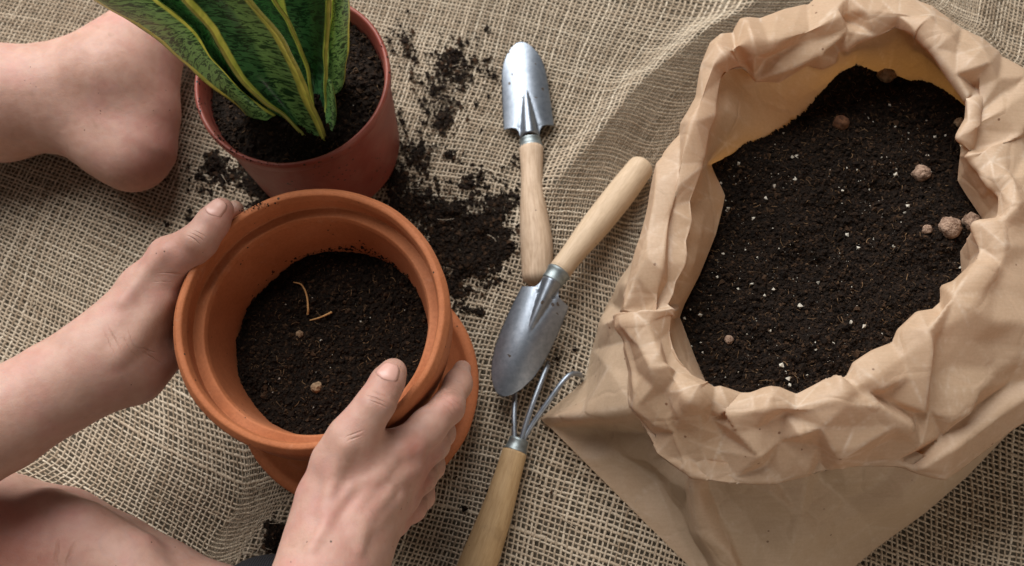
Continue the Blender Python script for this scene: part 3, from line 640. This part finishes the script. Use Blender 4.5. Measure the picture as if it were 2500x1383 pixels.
hz_bag = soil_field('potting_soil', poly, zbag, .0012, .0042, 120, 46000, .0013, 'dark potting soil with white perlite specks filling the paper bag', [(INNER.reshape(-1, 3), grid_faces(nr, INNER.shape[1], cu=True))])

# white specks, fibres and clay pebbles
PERL = m_plain('perlite', (.40, .36, .29), (.62, .58, .50), 600, .9)
FIB = m_plain('root_fibre', (.06, .034, .017), (.21, .12, .055), 200, .85)
PEB = m_plain('clay_pebble', (.10, .058, .032), (.40, .27, .16), 330, .9, .0012)
PEBP = m_plain('pale_clay_pebble', (.13, .075, .05), (.46, .32, .235), 420, .95, .0018, .1)
def inside_pts(poly, n, rng):
    poly = np.asarray(poly); lo_, hi_ = poly.min(0), poly.max(0); x = rng.uniform(lo_[0], hi_[0], n*4); y = rng.uniform(lo_[1], hi_[1], n*4)
    k = inpoly(x, y, poly); return x[k][:n], y[k][:n]
def specks(poly, hz, n, smax, label):
    rg = np.random.default_rng(n); x, y = inside_pts(poly, n, rg)
    cl = vnoise(np.stack([x*30, y*30, 0*x], -1), 3) > -.25; x, y = x[cl], y[cl]
    s = .00026+smax*rg.random(len(x))**9
    tag(link('perlite', mesh(*crumbs(np.stack([x, y, hz(x, y)+s*.7], -1), s, 1, rg), smooth=False), PERL), label, None, None, 'stuff')
specks(poly, hz_bag, 900, .0016, 'small white perlite grains scattered over the soil in the paper bag')
ppoly = ring(pcx, pcy, .055); specks(ppoly, hz_pot, 110, .0009, 'tiny white perlite grains on the soil in the clay pot')
specks(ring(ncx, ncy, NR-.009), hz_nur, 26, .0010, 'few white perlite grains on the soil around the snake plant')
def fibres(poly, hz, n, lmax, label, seed):
    rg = np.random.default_rng(seed); x, y = inside_pts(poly, n, rg); parts = []
    for a, b in zip(x, y):
        ln = .002+lmax*rg.random()**3; th = rg.random()*6.28; k = rg.normal(0, 1.1); m = 5
        tt = np.linspace(0, 1, m); ang = th+k*tt; px = a+np.cumsum(np.cos(ang))*ln/m; py = b+np.cumsum(np.sin(ang))*ln/m
        pz = hz(px, py)+.0006+.001*rg.random()*np.sin(tt*3.1); r = np.full(m, rg.uniform(.00010, .00022)); parts.append(tube(np.stack([px, py, pz], -1), r, 3, False))
    V, F = join(parts); tag(link('plant_fibre', mesh(V, F, False), FIB), label, None, None, 'stuff')
fibres(poly, hz_bag, 750, .0055, 'thin tan plant fibres lying in the soil in the paper bag', 4)
fibres(ppoly, hz_pot, 330, .005, 'thin tan plant fibres lying in the soil in the clay pot', 5)
fibres(ring(ncx, ncy, NR-.009), hz_nur, 120, .006, 'thin tan fibres in the soil of the red plastic pot', 6)
def pebble(px, py, rpx, hz, mat, label, group, z0, name='clay_pebble'):
    z = z0
    for _ in range(3): p = P(px, py, z); z = float(hz(np.array([p[0]]), np.array([p[1]]))[0])+rpx*pxs(px, py, z0)*.35
    r = rpx*pxs(px, py, z); u, v = np.meshgrid(np.linspace(0, np.pi, 16), np.linspace(0, 2*np.pi, 24, endpoint=False), indexing='ij')
    d = np.stack([np.sin(u)*np.cos(v), np.sin(u)*np.sin(v), np.cos(u)], -1)
    rr = r*(1+.16*vnoise(d*2.2+px, 3)+.13*vnoise(d*5+py, 4)+.06*vnoise(d*11+py, 5)); V = np.array((p[0], p[1], z))+d*rr[..., None]*np.array((1, 1, .85))
    tag(link(name, mesh(V.reshape(-1, 3), grid_faces(16, 24, cv=True)), mat), label, 'pebble', group)
GP = 'clay pebbles lying in the bag soil'
pebble(2166, 177, 24, hz_bag, PEB, 'largest brown clay pebble against the back wall of the bag', GP, .12)
pebble(2250, 424, 21, hz_bag, PEBP, 'round tan clay pebble lying alone on the soil right of the bag centre', GP, .12)
pebble(2320, 555, 27, hz_bag, PEBP, 'big pinkish clay pebble in the pair near the right rim of the bag', GP, .12)
pebble(2373, 541, 22, hz_bag, PEBP, 'pinkish clay pebble half tucked under the right rim of the bag', GP, .12)
pebble(2264, 560, 12, hz_bag, PEBP, 'small crumbly pink pebble left of the big pinkish pair', GP, .12)
pebble(2342, 299, 12, hz_bag, PEB, 'small brown pebble beside the upper right rim fold of the bag', GP, .12)
pebble(1780, 830, 11, hz_bag, PEBP, 'small round tan pebble near the lower left edge of the bag soil', GP, .12)
pebble(2053, 300, 19, hz_bag, m_plain('bark', (.05, .022, .012), (.17, .075, .035), 300, .9), 'reddish brown bark chip on the soil in the upper half of the bag', GP, .12, 'bark_chip')
pebble(773, 946, 14, hz_pot, PEB, 'lumpy grey brown pebble on the soil in the clay pot', GP.replace('bag', 'pot'), .09)
pebble(731, 816, 9, hz_pot, PEB, 'small brown pebble above the larger one in the clay pot', GP.replace('bag', 'pot'), .09)
ROOT = m_plain('root', (.40, .20, .07), (.55, .32, .13), 150, .7)
for pts, lb in ([[(714, 686), (735, 694), (748, 722), (750, 752), (747, 762)], 'curved orange root piece sticking up from the soil in the clay pot'], [[(752, 777), (775, 773), (795, 765), (806, 758)], 'short straight orange root piece lying below the curved one']):
    q = np.array([P(a, b, .092) for a, b in pts]); q[:, 2] = hz_pot(q[:, 0], q[:, 1])+.0016; q[1:-1, 2] += .0012; p = catmull(q, 7)
    tag(link('root_piece', mesh(*tube(p, np.linspace(.00042, .0008, len(p)), 8)), ROOT), lb, 'root', 'root pieces on the pot soil')

# spilled soil on the burlap
def hairs():
    rg = np.random.default_rng(8); parts = []
    for k in range(1500):
        if k < 1360: a = P(rg.uniform(-50, 2550), rg.uniform(-50, 1430), 0)
        else: a = P(*(np.array((640, 1290))+rg.normal(0, 1, 2)*(45, 75)), 0)
        ln = .004+.016*rg.random()**2; th = rg.random()*6.28; c = rg.normal(0, 1.4); m = 7; tt = np.linspace(0, 1, m); ang = th+c*tt+rg.normal(0, .6)*tt*tt
        x = a[0]+np.cumsum(np.cos(ang))*ln/m; y = a[1]+np.cumsum(np.sin(ang))*ln/m; z = .0030+.0030*rg.random()*np.sin(tt*3.14)
        q = np.stack([x, y, z+0*x], -1)
        q[:, 2] += fold_h(x, y)
        parts.append(tube(q, np.full(m, rg.uniform(.00008, .00018)), 3, False))
    V, F = join(parts); me = mesh(V, F, False); att(me, 'tint', np.full(len(V), .75))
    tag(link('loose_jute_fibre', me, JUTE), 'thin loose jute hairs standing up from the burlap weave', None, None, 'stuff')
hairs()
def spill():
    rg = np.random.default_rng(3); Cs, Ss = [], []
    for px, py, rx, ry, n, hh in [(1110,150,55,75,900,.003),(1150,190,60,70,500,.002),(1060,220,60,70,300,.001),(985,120,45,60,420,.002),(1080,290,50,50,300,.001),(1020,380,50,60,350,.001),(950,300,40,80,260,.001),
        (1180,560,75,75,2600,.006),(1090,520,80,60,2000,.005),(1150,640,85,70,2200,.006),(1230,610,45,60,700,.003),(1000,500,70,45,1300,.004),(1080,600,60,70,1200,.004),(1220,500,70,50,420,.001),(1110,700,60,40,500,.002),
        (525,405,30,28,700,.004),(560,440,60,40,500,.001),(620,455,55,35,1100,.004),(650,490,50,30,900,.003),(490,440,60,50,120,0),(470,540,30,25,40,0),(410,550,12,10,12,0),(560,540,40,30,120,0),
        (690,1312,26,36,1500,.004),(690,1345,45,40,200,.001),(1172,765,10,8,80,.002),(1250,400,14,18,130,.002),(1130,760,40,30,60,0),(1190,80,12,14,30,0),(1150,1190,60,60,60,0),(1360,880,60,60,16,0),(1370,650,50,50,50,0),(1330,1190,80,60,14,0),(1100,380,110,80,220,0),(1150,450,110,60,320,0),(970,440,60,40,500,.002),(1000,700,200,160,120,0)]:
        a = rg.random(n)*6.283; r = np.abs(rg.normal(0, .55, n)); x, y = px+rx*r*np.cos(a), py+ry*r*np.sin(a)
        q = np.array([P(i, j, 0) for i, j in zip(x, y)]); kk = vnoise(q*70, 5)+.5*vnoise(q*190, 6) > -.12-.9*rg.random(len(q))**3; q, r = q[kk], r[kk]; s = .0003+.0026*rg.random(len(q))**3.4
        q[:, 2] = .0018+hh*np.clip(1-r*.8, 0, 1)*rg.random(len(q))*np.clip(.7+vnoise(q*90, 8), 0, 1.5)+s*.3+fold_h(q[:, 0], q[:, 1]); Cs.append(q); Ss.append(s)
    for _ in range(420):
        x, y = rg.uniform(0, 2500), rg.uniform(0, 1383); Cs.append(P(x, y, 0)[None]+(0, 0, .0018)); Ss.append([.0003+.0008*rg.random()**2])
    for px, py, rx, ry, z, n in [(628, 500, 32, 8, .1502, 60), (600, 512, 14, 7, .1502, 25), (530, 345, 26, 30, ZN, 40), (560, 372, 26, 14, ZN, 26), (487, 265, 5, 30, ZN, 14), (640, 402, 40, 5, ZN, 18), (930, 110, 8, 40, ZN, 10)]:
        x, y = px+rx*rg.normal(0, .6, n), py+ry*rg.normal(0, .6, n); q = np.array([P(i, j, z) for i, j in zip(x, y)])
        c_, r0, r1 = ((pcx, pcy), PR-.0085, PR-.001) if z > .14 else ((ncx, ncy), NR-.0036, NR-.0006)
        d = q[:, :2]-c_; r = np.linalg.norm(d, axis=1); q[:, :2] = c_+d/r[:, None]*np.clip(r, r0, r1)[:, None]
        s = .00025+.0006*rg.random(n)**2; q[:, 2] = z+s*.2; Cs.append(q); Ss.append(s)
    th = np.radians(75+55*rg.normal(0, .6, 260)); up = .0005+np.abs(rg.normal(0, .0035, 260))*(1+vnoise(np.stack([th*4, th*0, th*0], -1), 2)); r = ri-.0012-(zr-.022-(zp+.003+up))*.11-.0004
    q = np.stack([pcx+r*np.cos(th), pcy+r*np.sin(th), zp+.003+up+.005*np.cos(th+.6)], -1); Cs.append(q); Ss.append(.0003+.0011*rg.random(260)**4)
    C, S = np.vstack(Cs), np.concatenate(Ss)
    tag(link('spilled_soil', mesh(*crumbs(C, S, .8, rg), smooth=False), SOIL), 'dark crumbs of spilled soil scattered over the burlap', None, None, 'stuff')
spill()

# ------------------------------------------------------------------ person: hands, forearms, feet as one skin mesh
def pr(px, py, z, rpx): return (*P(px, py, z), rpx*pxs(px, py, z))
def chain(*pts): q = [pr(*p) for p in pts]; return list(zip(q[:-1], q[1:]))
def smin(a, b, k):
    h = np.clip(k-np.abs(a-b), 0, None)/k; return np.minimum(a, b)-h*h*k*.25
def cap_sd(X, a, b):
    pa = np.array(a[:3]); ba = np.array(b[:3])-pa; q = X-pa.astype(X.dtype); t = np.clip((q@ba.astype(X.dtype))/(ba@ba), 0, 1)
    return np.sqrt(((q-t[..., None]*ba.astype(X.dtype))**2).sum(-1))-(a[3]+(b[3]-a[3])*t)
def field(X, groups):
    """groups: list of (k_inside, k_join, [capsules])"""
    D = None
    for ki, kj, caps in groups:
        g = None
        for a, b in caps:
            d = cap_sd(X, a, b); g = d if g is None else smin(g, d, ki)
        D = g if D is None else smin(D, g, kj)
    return D
def nets(groups, res):
    pts = np.array([p for _, _, c in groups for s in c for p in s]); lo_ = (pts[:, :3]-pts[:, 3:]).min(0)-.016; hi_ = (pts[:, :3]+pts[:, 3:]).max(0)+.016
    ax = [np.arange(lo_[i], hi_[i], res, dtype=np.float32) for i in range(3)]; nx, ny, nz = map(len, ax)
    D = np.full((nx, ny, nz), .05, np.float32)
    for ki, kj, caps in groups:
        q = np.array([p for s in caps for p in s]); pd = .014+kj*.7; a = (q[:, :3]-q[:, 3:]).min(0)-pd; b = (q[:, :3]+q[:, 3:]).max(0)+pd
        sl = tuple(slice(max(0, int((a[i]-lo_[i])/res)), min(len(ax[i]), int((b[i]-lo_[i])/res)+2)) for i in range(3))
        X = np.stack(np.meshgrid(ax[0][sl[0]], ax[1][sl[1]], ax[2][sl[2]], indexing='ij'), -1)
        g = field(X, [(ki, kj, caps)]).astype(np.float32); D[sl] = smin(D[sl], g, np.float32(kj))
    S = D < 0
    def c(i, j, k): return S[i:nx-1+i, j:ny-1+j, k:nz-1+k]
    cnt = sum(c(i, j, k).astype(np.int8) for i in (0, 1) for j in (0, 1) for k in (0, 1)); act = (cnt > 0) & (cnt < 8)
    I = np.argwhere(act); idx = np.full(act.shape, -1, np.int32); idx[act] = np.arange(len(I))
    acc = np.zeros((len(I), 3)); num = np.zeros(len(I))
    cs = [(i, j, k) for i in (0, 1) for j in (0, 1) for k in (0, 1)]
    for a in cs:
        for b in cs:
            if sum(abs(x-y) for x, y in zip(a, b)) == 1 and a < b:
                da = D[I[:, 0]+a[0], I[:, 1]+a[1], I[:, 2]+a[2]]; db = D[I[:, 0]+b[0], I[:, 1]+b[1], I[:, 2]+b[2]]
                m = (da < 0) != (db < 0); t = np.where(m, da/np.where(m, da-db, 1), 0)
                acc += m[:, None]*(np.array(a)+t[:, None]*(np.array(b)-np.array(a))); num += m
    V = lo_+(I+acc/num[:, None])*res; Fs = []
    for axis in range(3):
        o1, o2 = [(1, 2), (2, 0), (0, 1)][axis]
        s0 = [slice(None)]*3; s1 = [slice(None)]*3; s0[axis] = slice(0, -1); s1[axis] = slice(1, None)
        a, b = S[tuple(s0)], S[tuple(s1)]; E = np.argwhere(a != b); inn = a[tuple(E.T)]
        ok = np.all([(E[:, o] > 0) & (E[:, o] < D.shape[o]-1) for o in (o1, o2)], 0); E, inn = E[ok], inn[ok]
        e1 = np.zeros(3, int); e1[o1] = 1; e2 = np.zeros(3, int); e2[o2] = 1
        Q = np.stack([idx[tuple((E-e1-e2).T)], idx[tuple((E-e2).T)], idx[tuple(E.T)], idx[tuple((E-e1).T)]], 1)
        Q = np.where(inn[:, None], Q, Q[:, ::-1]); Fs.append(Q)
    F = np.vstack(Fs); F = F[(F >= 0).all(1)]
    for lam in (.5, .5, .4):                        # light relaxation
        sm = np.zeros_like(V); ct = np.zeros(len(V))
        for j in range(4): np.add.at(sm, F[:, j], V[F[:, (j+1) % 4]]); np.add.at(ct, F[:, j], 1)
        V = V+lam*(sm/np.maximum(ct, 1)[:, None]-V)
    for _ in range(2):
        e = .0008; d = field(V, groups); gr = np.stack([field(V+e*np.eye(3)[i], groups)-d for i in range(3)], -1)/e
        V = V-gr*np.clip(d, -.002, .002)[:, None]*.9
    return V, F
def around(deg, z, off): a = math.radians(deg); r = r_out(z)+off; return (pcx+r*math.cos(a), pcy+r*math.sin(a), z)
def wchain(pts, rad): q = [(*p, r) for p, r in zip(pts, rad)]; return list(zip(q[:-1], q[1:]))
def onskin(px, py, groups, z0=.25):
    o_ = P(px, py, z0); d = nrm(o_-CAM); t = 0.
    for _ in range(80):
        s = float(field((o_+d*t)[None], groups)[0]); t += s*.9
        if s < 1e-5: break
    return o_+d*t
LEFT = [(.004, .012, chain((-520, 1330, .150, 150), (0, 1028, .137, 124), (150, 942, .133, 114), (255, 880, .130, 107))),
        (.006, .014, chain((255, 872, .132, 100), (318, 795, .132, 88), (368, 716, .134, 76), (418, 642, .142, 53))),      # thenar to thumb base
        (.006, .012, chain((265, 900, .124, 96), (330, 905, .118, 74), (372, 880, .114, 52))),                             # heel of the hand
        (.012, .014, chain((330, 880, .116, 66), (385, 760, .108, 46), (420, 690, .108, 36))),
        (.006, .008, chain((405, 612, .144, 26), (412, 628, .144, 40))),                                                   # thumb knuckle
        (.005, .008, chain((418, 642, .143, 53), (455, 612, .149, 46), (487, 588, .153, 42), (520, 543, .156, 37), (540, 514, .156, 31))),
        (.004, .004, chain((420, 690, .113, 34), (470, 600, .120, 33), (530, 540, .124, 29), (573, 512, .126, 22))),
        (.004, .003, wchain([around(176, .095, .010), around(152, .094, .0085), around(130, .094, .0085), around(116, .092, .0075)], [.0095, .0088, .0082, .0068])),
        (.004, .003, wchain([around(180, .077, .010), around(155, .075, .0085), around(133, .074, .0085), around(121, .072, .0075)], [.0095, .0085, .008, .0066])),
        (.004, .003, wchain([around(185, .061, .012), around(163, .058, .008), around(147, .056, .0075), around(138, .055, .007)], [.0085, .0072, .0066, .0056])),
        (.010, .010, wchain([P(355, 860, .105), around(178, .095, .012), around(182, .078, .013), around(187, .064, .014)], [.020, .013, .012, .010]))]
RIGHT = [(.004, .014, chain((560, 1900, .215, 165), (700, 1600, .180, 140), (790, 1420, .158, 124), (826, 1340, .150, 116))),
         (.006, .012, chain((826, 1330, .150, 100), (905, 1200, .148, 62), (985, 1098, .141, 46))),                        # index metacarpal
         (.006, .012, chain((830, 1340, .148, 98), (920, 1225, .142, 58), (988, 1152, .132, 46))),
         (.006, .012, chain((840, 1350, .144, 96), (915, 1262, .132, 60), (978, 1214, .121, 43))),
         (.006, .012, chain((845, 1360, .140, 92), (905, 1300, .122, 58), (955, 1272, .110, 42))),
         (.006, .014, chain((800, 1330, .150, 92), (795, 1215, .154, 66), (822, 1130, .160, 58), (856, 1072, .1655, 52))),  # thumb metacarpal
         (.006, .010, chain((870, 1190, .150, 66), (900, 1110, .152, 46), (930, 1085, .150, 36))),                         # web
         (.005, .008, chain((856, 1072, .1655, 52), (893, 1020, .168, 46), (920, 982, .168, 44), (945, 935, .166, 39), (960, 908, .164, 33))),
         (.006, .007, chain((985, 1098, .141, 47), (1045, 1042, .137, 42), (1092, 996, .130, 38), (1118, 938, .116, 31), (1128, 902, .106, 22))),
         (.005, .006, chain((990, 1150, .132, 44), (1058, 1086, .119, 37), (1076, 1058, .104, 33), (1080, 1010, .090, 27))),
         (.005, .005, chain((980, 1212, .121, 41), (1030, 1166, .107, 34), (1052, 1140, .090, 31), (1064, 1080, .076, 25))),
         (.005, .005, chain((958, 1270, .110, 38), (1006, 1242, .096, 31), (1030, 1215, .080, 28), (1045, 1160, .068, 22)))]
def ridge(groups, pts, r, up, kj=.005):
    c = []
    for x, y in pts:
        p = onskin(x, y, groups); e = .001; d0 = field(p[None], groups)[0]; n = nrm([field((p+e*np.eye(3)[k])[None], groups)[0]-d0 for k in range(3)]); c.append((*(p-n*(r-up)), r))
    return (.002, kj, list(zip(c[:-1], c[1:])))
RIGHT0 = list(RIGHT)
for pts, r, up in [([(862, 1262), (915, 1180), (975, 1105)], .0036, .0006), ([(872, 1290), (925, 1225), (985, 1160)], .0036, .0006), ([(876, 1310), (930, 1262), (978, 1218)], .0034, .0005), ([(795, 1250), (815, 1165), (845, 1095)], .0034, .0010),
                   ([(1000, 1098), (1018, 1092)], .0060, .0016), ([(1005, 1152), (1018, 1146)], .0055, .0016), ([(1084, 996), (1104, 988)], .0048, .0010), ([(910, 985), (930, 990)], .0055, .0008),
                   ([(760, 1340), (820, 1240), (860, 1190), (935, 1160)], .0014, .0004), ([(880, 1340), (890, 1270), (950, 1205)], .0013, .0003)]: RIGHT.append(ridge(RIGHT0, pts, r, up))
LEFT0 = list(LEFT)
for pts, r, up in [([(300, 735), (350, 670), (400, 612)], .0032, .0010), ([(470, 585), (490, 575)], .005, .0008), ([(290, 870), (330, 830), (400, 740)], .006, .0010)]: LEFT.append(ridge(LEFT0, pts, r, up))
FOOT_A = [(.008, .022, chain((-480, 220, .060, 176), (-150, 244, .055, 150), (0, 252, .051, 138), (150, 231, .048, 122), (245, 200, .047, 102))),
          (.008, .034, chain((300, 205, .046, 100), (340, 292, .042, 86), (336, 358, .038, 80), (326, 380, .037, 68))),
          (.008, .034, chain((300, 195, .048, 98), (348, 110, .050, 82), (396, 10, .048, 80), (450, -110, .040, 84), (490, -200, .032, 72))),
          (.010, .03, chain((256, 160, .072, 34), (268, 172, .074, 30))),
          (.012, .03, chain((180, 312, .045, 46), (258, 358, .042, 52), (312, 378, .04, 62)))]
FOOT_A += [(.006, .008, chain((500+34*i, -215-10*i, .038-.004*i, 28-2*i), (530+36*i, -275-6*i, .034-.004*i, 25-2*i))) for i in range(5)]
FOOT_B = [(.008, .022, chain((-420, 1480, .060, 150), (-200, 1400, .058, 185), (-30, 1352, .056, 192), (120, 1372, .052, 176), (240, 1415, .050, 158), (350, 1466, .048, 150), (520, 1545, .048, 152), (760, 1640, .055, 165))),
          (.010, .02, chain((120, 1232, .086, 26), (220, 1275, .085, 22), (340, 1335, .080, 20))), (.010, .02, chain((120, 1345, .088, 22), (300, 1390, .084, 18), (430, 1440, .086, 18))), (.016, .02, chain((10, 1300, .085, 60), (60, 1290, .082, 46))),
          (.012, .02, chain((190, 1300, .082, 40), (330, 1400, .078, 34)))]
parts = [nets(LEFT, .0016), nets(RIGHT, .0016), nets(FOOT_A, .0026), nets(FOOT_B, .0026)]
V, F = [], []; o = 0
for v, f in parts: V.append(v); F.append(f+o); o += len(v)
V, F = np.vstack(V), np.vstack(F); me = mesh(V, F)
fl = np.zeros(len(V))
for px, py, z, r, a in [(1021, 1098, .155, 45, .9), (1100, 985, .14, 45, .6), (1040, 1160, .13, 45, .8), (1050, 1190, .12, 40, .8), (1030, 1260, .11, 45, .8), (940, 940, .175, 60, .45), (545, 520, .16, 45, .55), (420, 610, .155, 60, .5), (400, 900, .125, 60, .6),
        (340, 430, .03, 80, .45), (425, 240, .05, 70, .35), (420, 330, .045, 80, .45), (310, 130, .08, 60, .1), (40, 1330, .1, 120, .75), (10, 1290, .1, 80, .6), (230, 1290, .1, 60, .3), (880, 1200, .165, 110, .2), (470, 640, .15, 60, .35), (370, 440, .045, 60, .7)]:
    c = P(px, py, z); s = r*pxs(px, py, z); fl += a*np.exp(-((V-c)**2).sum(1)/(s*s))
att(me, 'flush', np.clip(fl, 0, 1))
dt = np.zeros(len(V))
for px, py, z, r, a in [(1110, 915, .11, 38, 1), (1090, 960, .135, 40, .9), (1062, 1112, .12, 34, .8), (955, 965, .17, 42, .5), (962, 880, .165, 22, 1), (548, 498, .158, 30, .7), (470, 610, .15, 45, .45), (1040, 1180, .11, 34, .7), (410, 850, .12, 45, .6), (320, 440, .04, 60, .6)]:
    c = P(px, py, z); q_ = r*pxs(px, py, z); dt += a*np.exp(-((V-c)**2).sum(1)/(q_*q_))
att(me, 'dirt', np.clip(dt, 0, 1))
def m_skin():
    t = NT('skin'); o = t.obj(); n1 = t.noise(o, 26, 4, .6); n2 = t.noise(o, 130, 3)
    c = t.ramp(n1, [(.28, (.385, .215, .158)), (.5, (.45, .275, .215)), (.74, (.435, .205, .17))])
    c = t.mix(t.math('MULTIPLY', t.attr('flush'), .75), c, (.36, .135, .10))
    c = t.mix(.18, c, t.ramp(n2, [(.35, (.62, .40, .36)), (.6, (1, 1, 1))]), 'MULTIPLY')
    wob = t.n('VectorMath', operation='ADD', i_0=o); sc_ = t.n('VectorMath', operation='SCALE', i_0=t.n('VectorMath', operation='SUBTRACT', i_0=t.n('TexNoise', i_Vector=o, i_Scale=160.).outputs['Color'], i_1=(.5, .5, .5)).outputs[0])
    sc_.inputs['Scale'].default_value = .0022; t.l(sc_.outputs[0], wob.inputs[1]); tot = None
    L, Rg, B_ = LEFT, RIGHT, FOOT_B
    for g, a, b, wd, k in [(L, (455, 575), (490, 598), .9, 1), (L, (462, 568), (500, 590), .9, .8), (L, (470, 562), (505, 580), .8, .6),
            (L, (385, 668), (462, 676), .9, .8), (L, (370, 690), (455, 702), .8, .5), (L, (400, 695), (455, 728), .7, .5), (L, (312, 800), (345, 870), .9, .6), (L, (300, 815), (350, 895), .9, .5), (L, (335, 848), (385, 862), 1.0, .9), (L, (262, 790), (300, 860), .8, .5), (L, (250, 800), (290, 880), .8, .4), (L, (345, 855), (395, 890), 1.0, .7),
            (Rg, (893, 965), (945, 985), 1.0, 1), (Rg, (897, 976), (945, 998), .9, .8), (Rg, (905, 955), (950, 972), .9, .6), (Rg, (840, 1070), (890, 1050), .9, .5), (Rg, (845, 1080), (885, 1062), .9, .5),
            (Rg, (1088, 975), (1120, 1010), .8, .6), (Rg, (1096, 965), (1128, 995), .8, .6), (Rg, (1080, 985), (1112, 1022), .8, .5), (Rg, (1105, 925), (1135, 940), .7, .5),
            (B_, (142, 1318), (136, 1390), 2.4, 1.2), (B_, (184, 1322), (160, 1395), 2.4, 1.2), (B_, (100, 1345), (90, 1390), 1.4, .4)]:
        pa, pb = onskin(*a, g), onskin(*b, g); mid = (pa+pb)/2; v = Vector(pb-pa); e = v.to_track_quat('X', 'Z').to_euler()
        mp = t.n('Mapping', vector_type='TEXTURE', i_Vector=wob.outputs[0]); mp.inputs['Location'].default_value = mid; mp.inputs['Rotation'].default_value = e
        mp.inputs['Scale'].default_value = (v.length*.55, wd*.00075, .006)
        ln = t.n('VectorMath', operation='LENGTH', i_0=mp.outputs[0]).outputs['Value']
        val = t.math('MULTIPLY', t.math('SUBTRACT', 1., ln, True), k); tot = val if tot is None else t.math('ADD', tot, val)
    c = t.mix(t.math('MULTIPLY', tot, .30, True), c, (.30, .12, .08))
    vd = t.n('TexVoronoi', i_Vector=o, i_Scale=140.); dm = t.noise(o, 22, 3)
    c = t.mix(t.math('MULTIPLY', t.math('LESS_THAN', vd.outputs['Distance'], t.math('MULTIPLY', t.noise(o, 200, 2), .13)), t.math('GREATER_THAN', dm, .57)), c, (.06, .035, .022))
    sm = t.ramp(t.noise(o, 48, 5, .7, .6), [(.56, (0, 0, 0)), (.78, (.5, .5, .5))]); c = t.mix(t.math('MULTIPLY', sm, t.math('GREATER_THAN', dm, .5)), c, (.24, .13, .085))
    c = t.mix(t.math('MULTIPLY', t.attr('dirt'), t.ramp(t.noise(o, 130, 5, .75, .5), [(.42, (0, 0, 0)), (.66, (.75, .75, .75))])), c, (.13, .075, .048))
    vein = t.ramp(t.noise(o, 20, 2, .5, 2.2), [(.47, (0, 0, 0)), (.50, (.13, .13, .13)), (.53, (0, 0, 0))]); c = t.mix(vein, c, (.30, .215, .22))
    v1 = t.n('TexVoronoi', i_Vector=o, i_Scale=1100.).outputs['Distance']
    b = t.bump(v1, .22, .0003, t.bump(n2, .30, .0012)); bb = t.n('Bump', invert=True, i_Height=tot, i_Strength=.8, i_Distance=.0009); t.l(b, bb.inputs['Normal'])
    m = t.set(Base_Color=c, Roughness=.56, Specular_IOR_Level=.38, Normal=bb.outputs[0], Subsurface_Weight=.22, Subsurface_Radius=(1., .35, .2), Subsurface_Scale=.004)
    return m
person = thing('person', P(200, 1100, .003)); tag(person, 'person sitting barefoot at the left, both hands holding the clay pot, feet on the burlap', 'person')
link('body', me, m_skin(), person)
NAIL = m_plain('nail', (.52, .29, .24), (.57, .34, .28), 60, .34, .0001, .45)
def nail(groups, base, tip, wpx, parent, zt):
    """nail plate laid on the skin, seen around (base -> tip) in the picture"""
    b, t = np.array(base, float), np.array(tip, float); ax = t-b; ln = np.linalg.norm(ax); ax /= ln; sd = np.array((-ax[1], ax[0])); n, m = 12, 11; V = []
    e = .0008
    for i in range(n):
        v = i/(n-1); hw = wpx*.5*min(1, (1-(1-min(v*2.6, 1))**2)**.5*.45+.62)*(1 if v < .7 else (1-((v-.7)/.3)**2.6*.42))
        for j in range(m):
            u = j/(m-1)*2-1; cu = ln*(v-.10*(1-u*u)*(1-v)+.13*(1-u*u)*v-.04)
            q = b+ax*cu+sd*u*hw; p = P(q[0], q[1], zt)+np.array((0, 0, .004*(1-u*u)))
            for _ in range(6):
                d0 = field(p[None], groups)[0]; gr = nrm([field((p+e*np.eye(3)[k])[None], groups)[0]-d0 for k in range(3)]); p = p-gr*d0
            edge = max(abs(u)**4, 1-min(v*6, 1)); V.append(p+gr*(.00030-.0005*edge+.0003*v))
    me = mesh(np.array(V), grid_faces(n, m)); o = link('fingernail', me, NAIL, parent); s = o.modifiers.new('t', 'SOLIDIFY'); s.thickness = .0004; s.offset = 0; return o
nail(LEFT, (517, 524), (544, 488), 42, person, .162)
nail(RIGHT, (941, 926), (960, 884), 50, person, .172)
cl = [(.02, .02, chain((628, 1478, .052, 108), (700, 1500, .054, 125), (900, 1600, .062, 160)))]
v, f = nets(cl, .003)
t = NT('black_knit'); oo = t.obj(); wv = t.n('TexWave', i_Vector=oo, i_Scale=190., i_Distortion=1.5)
t.set(Base_Color=(.008, .009, .013), Roughness=.9, Normal=t.bump(wv.outputs[0], .8, .001))
link('trouser_leg', mesh(v, f), t.m, person)
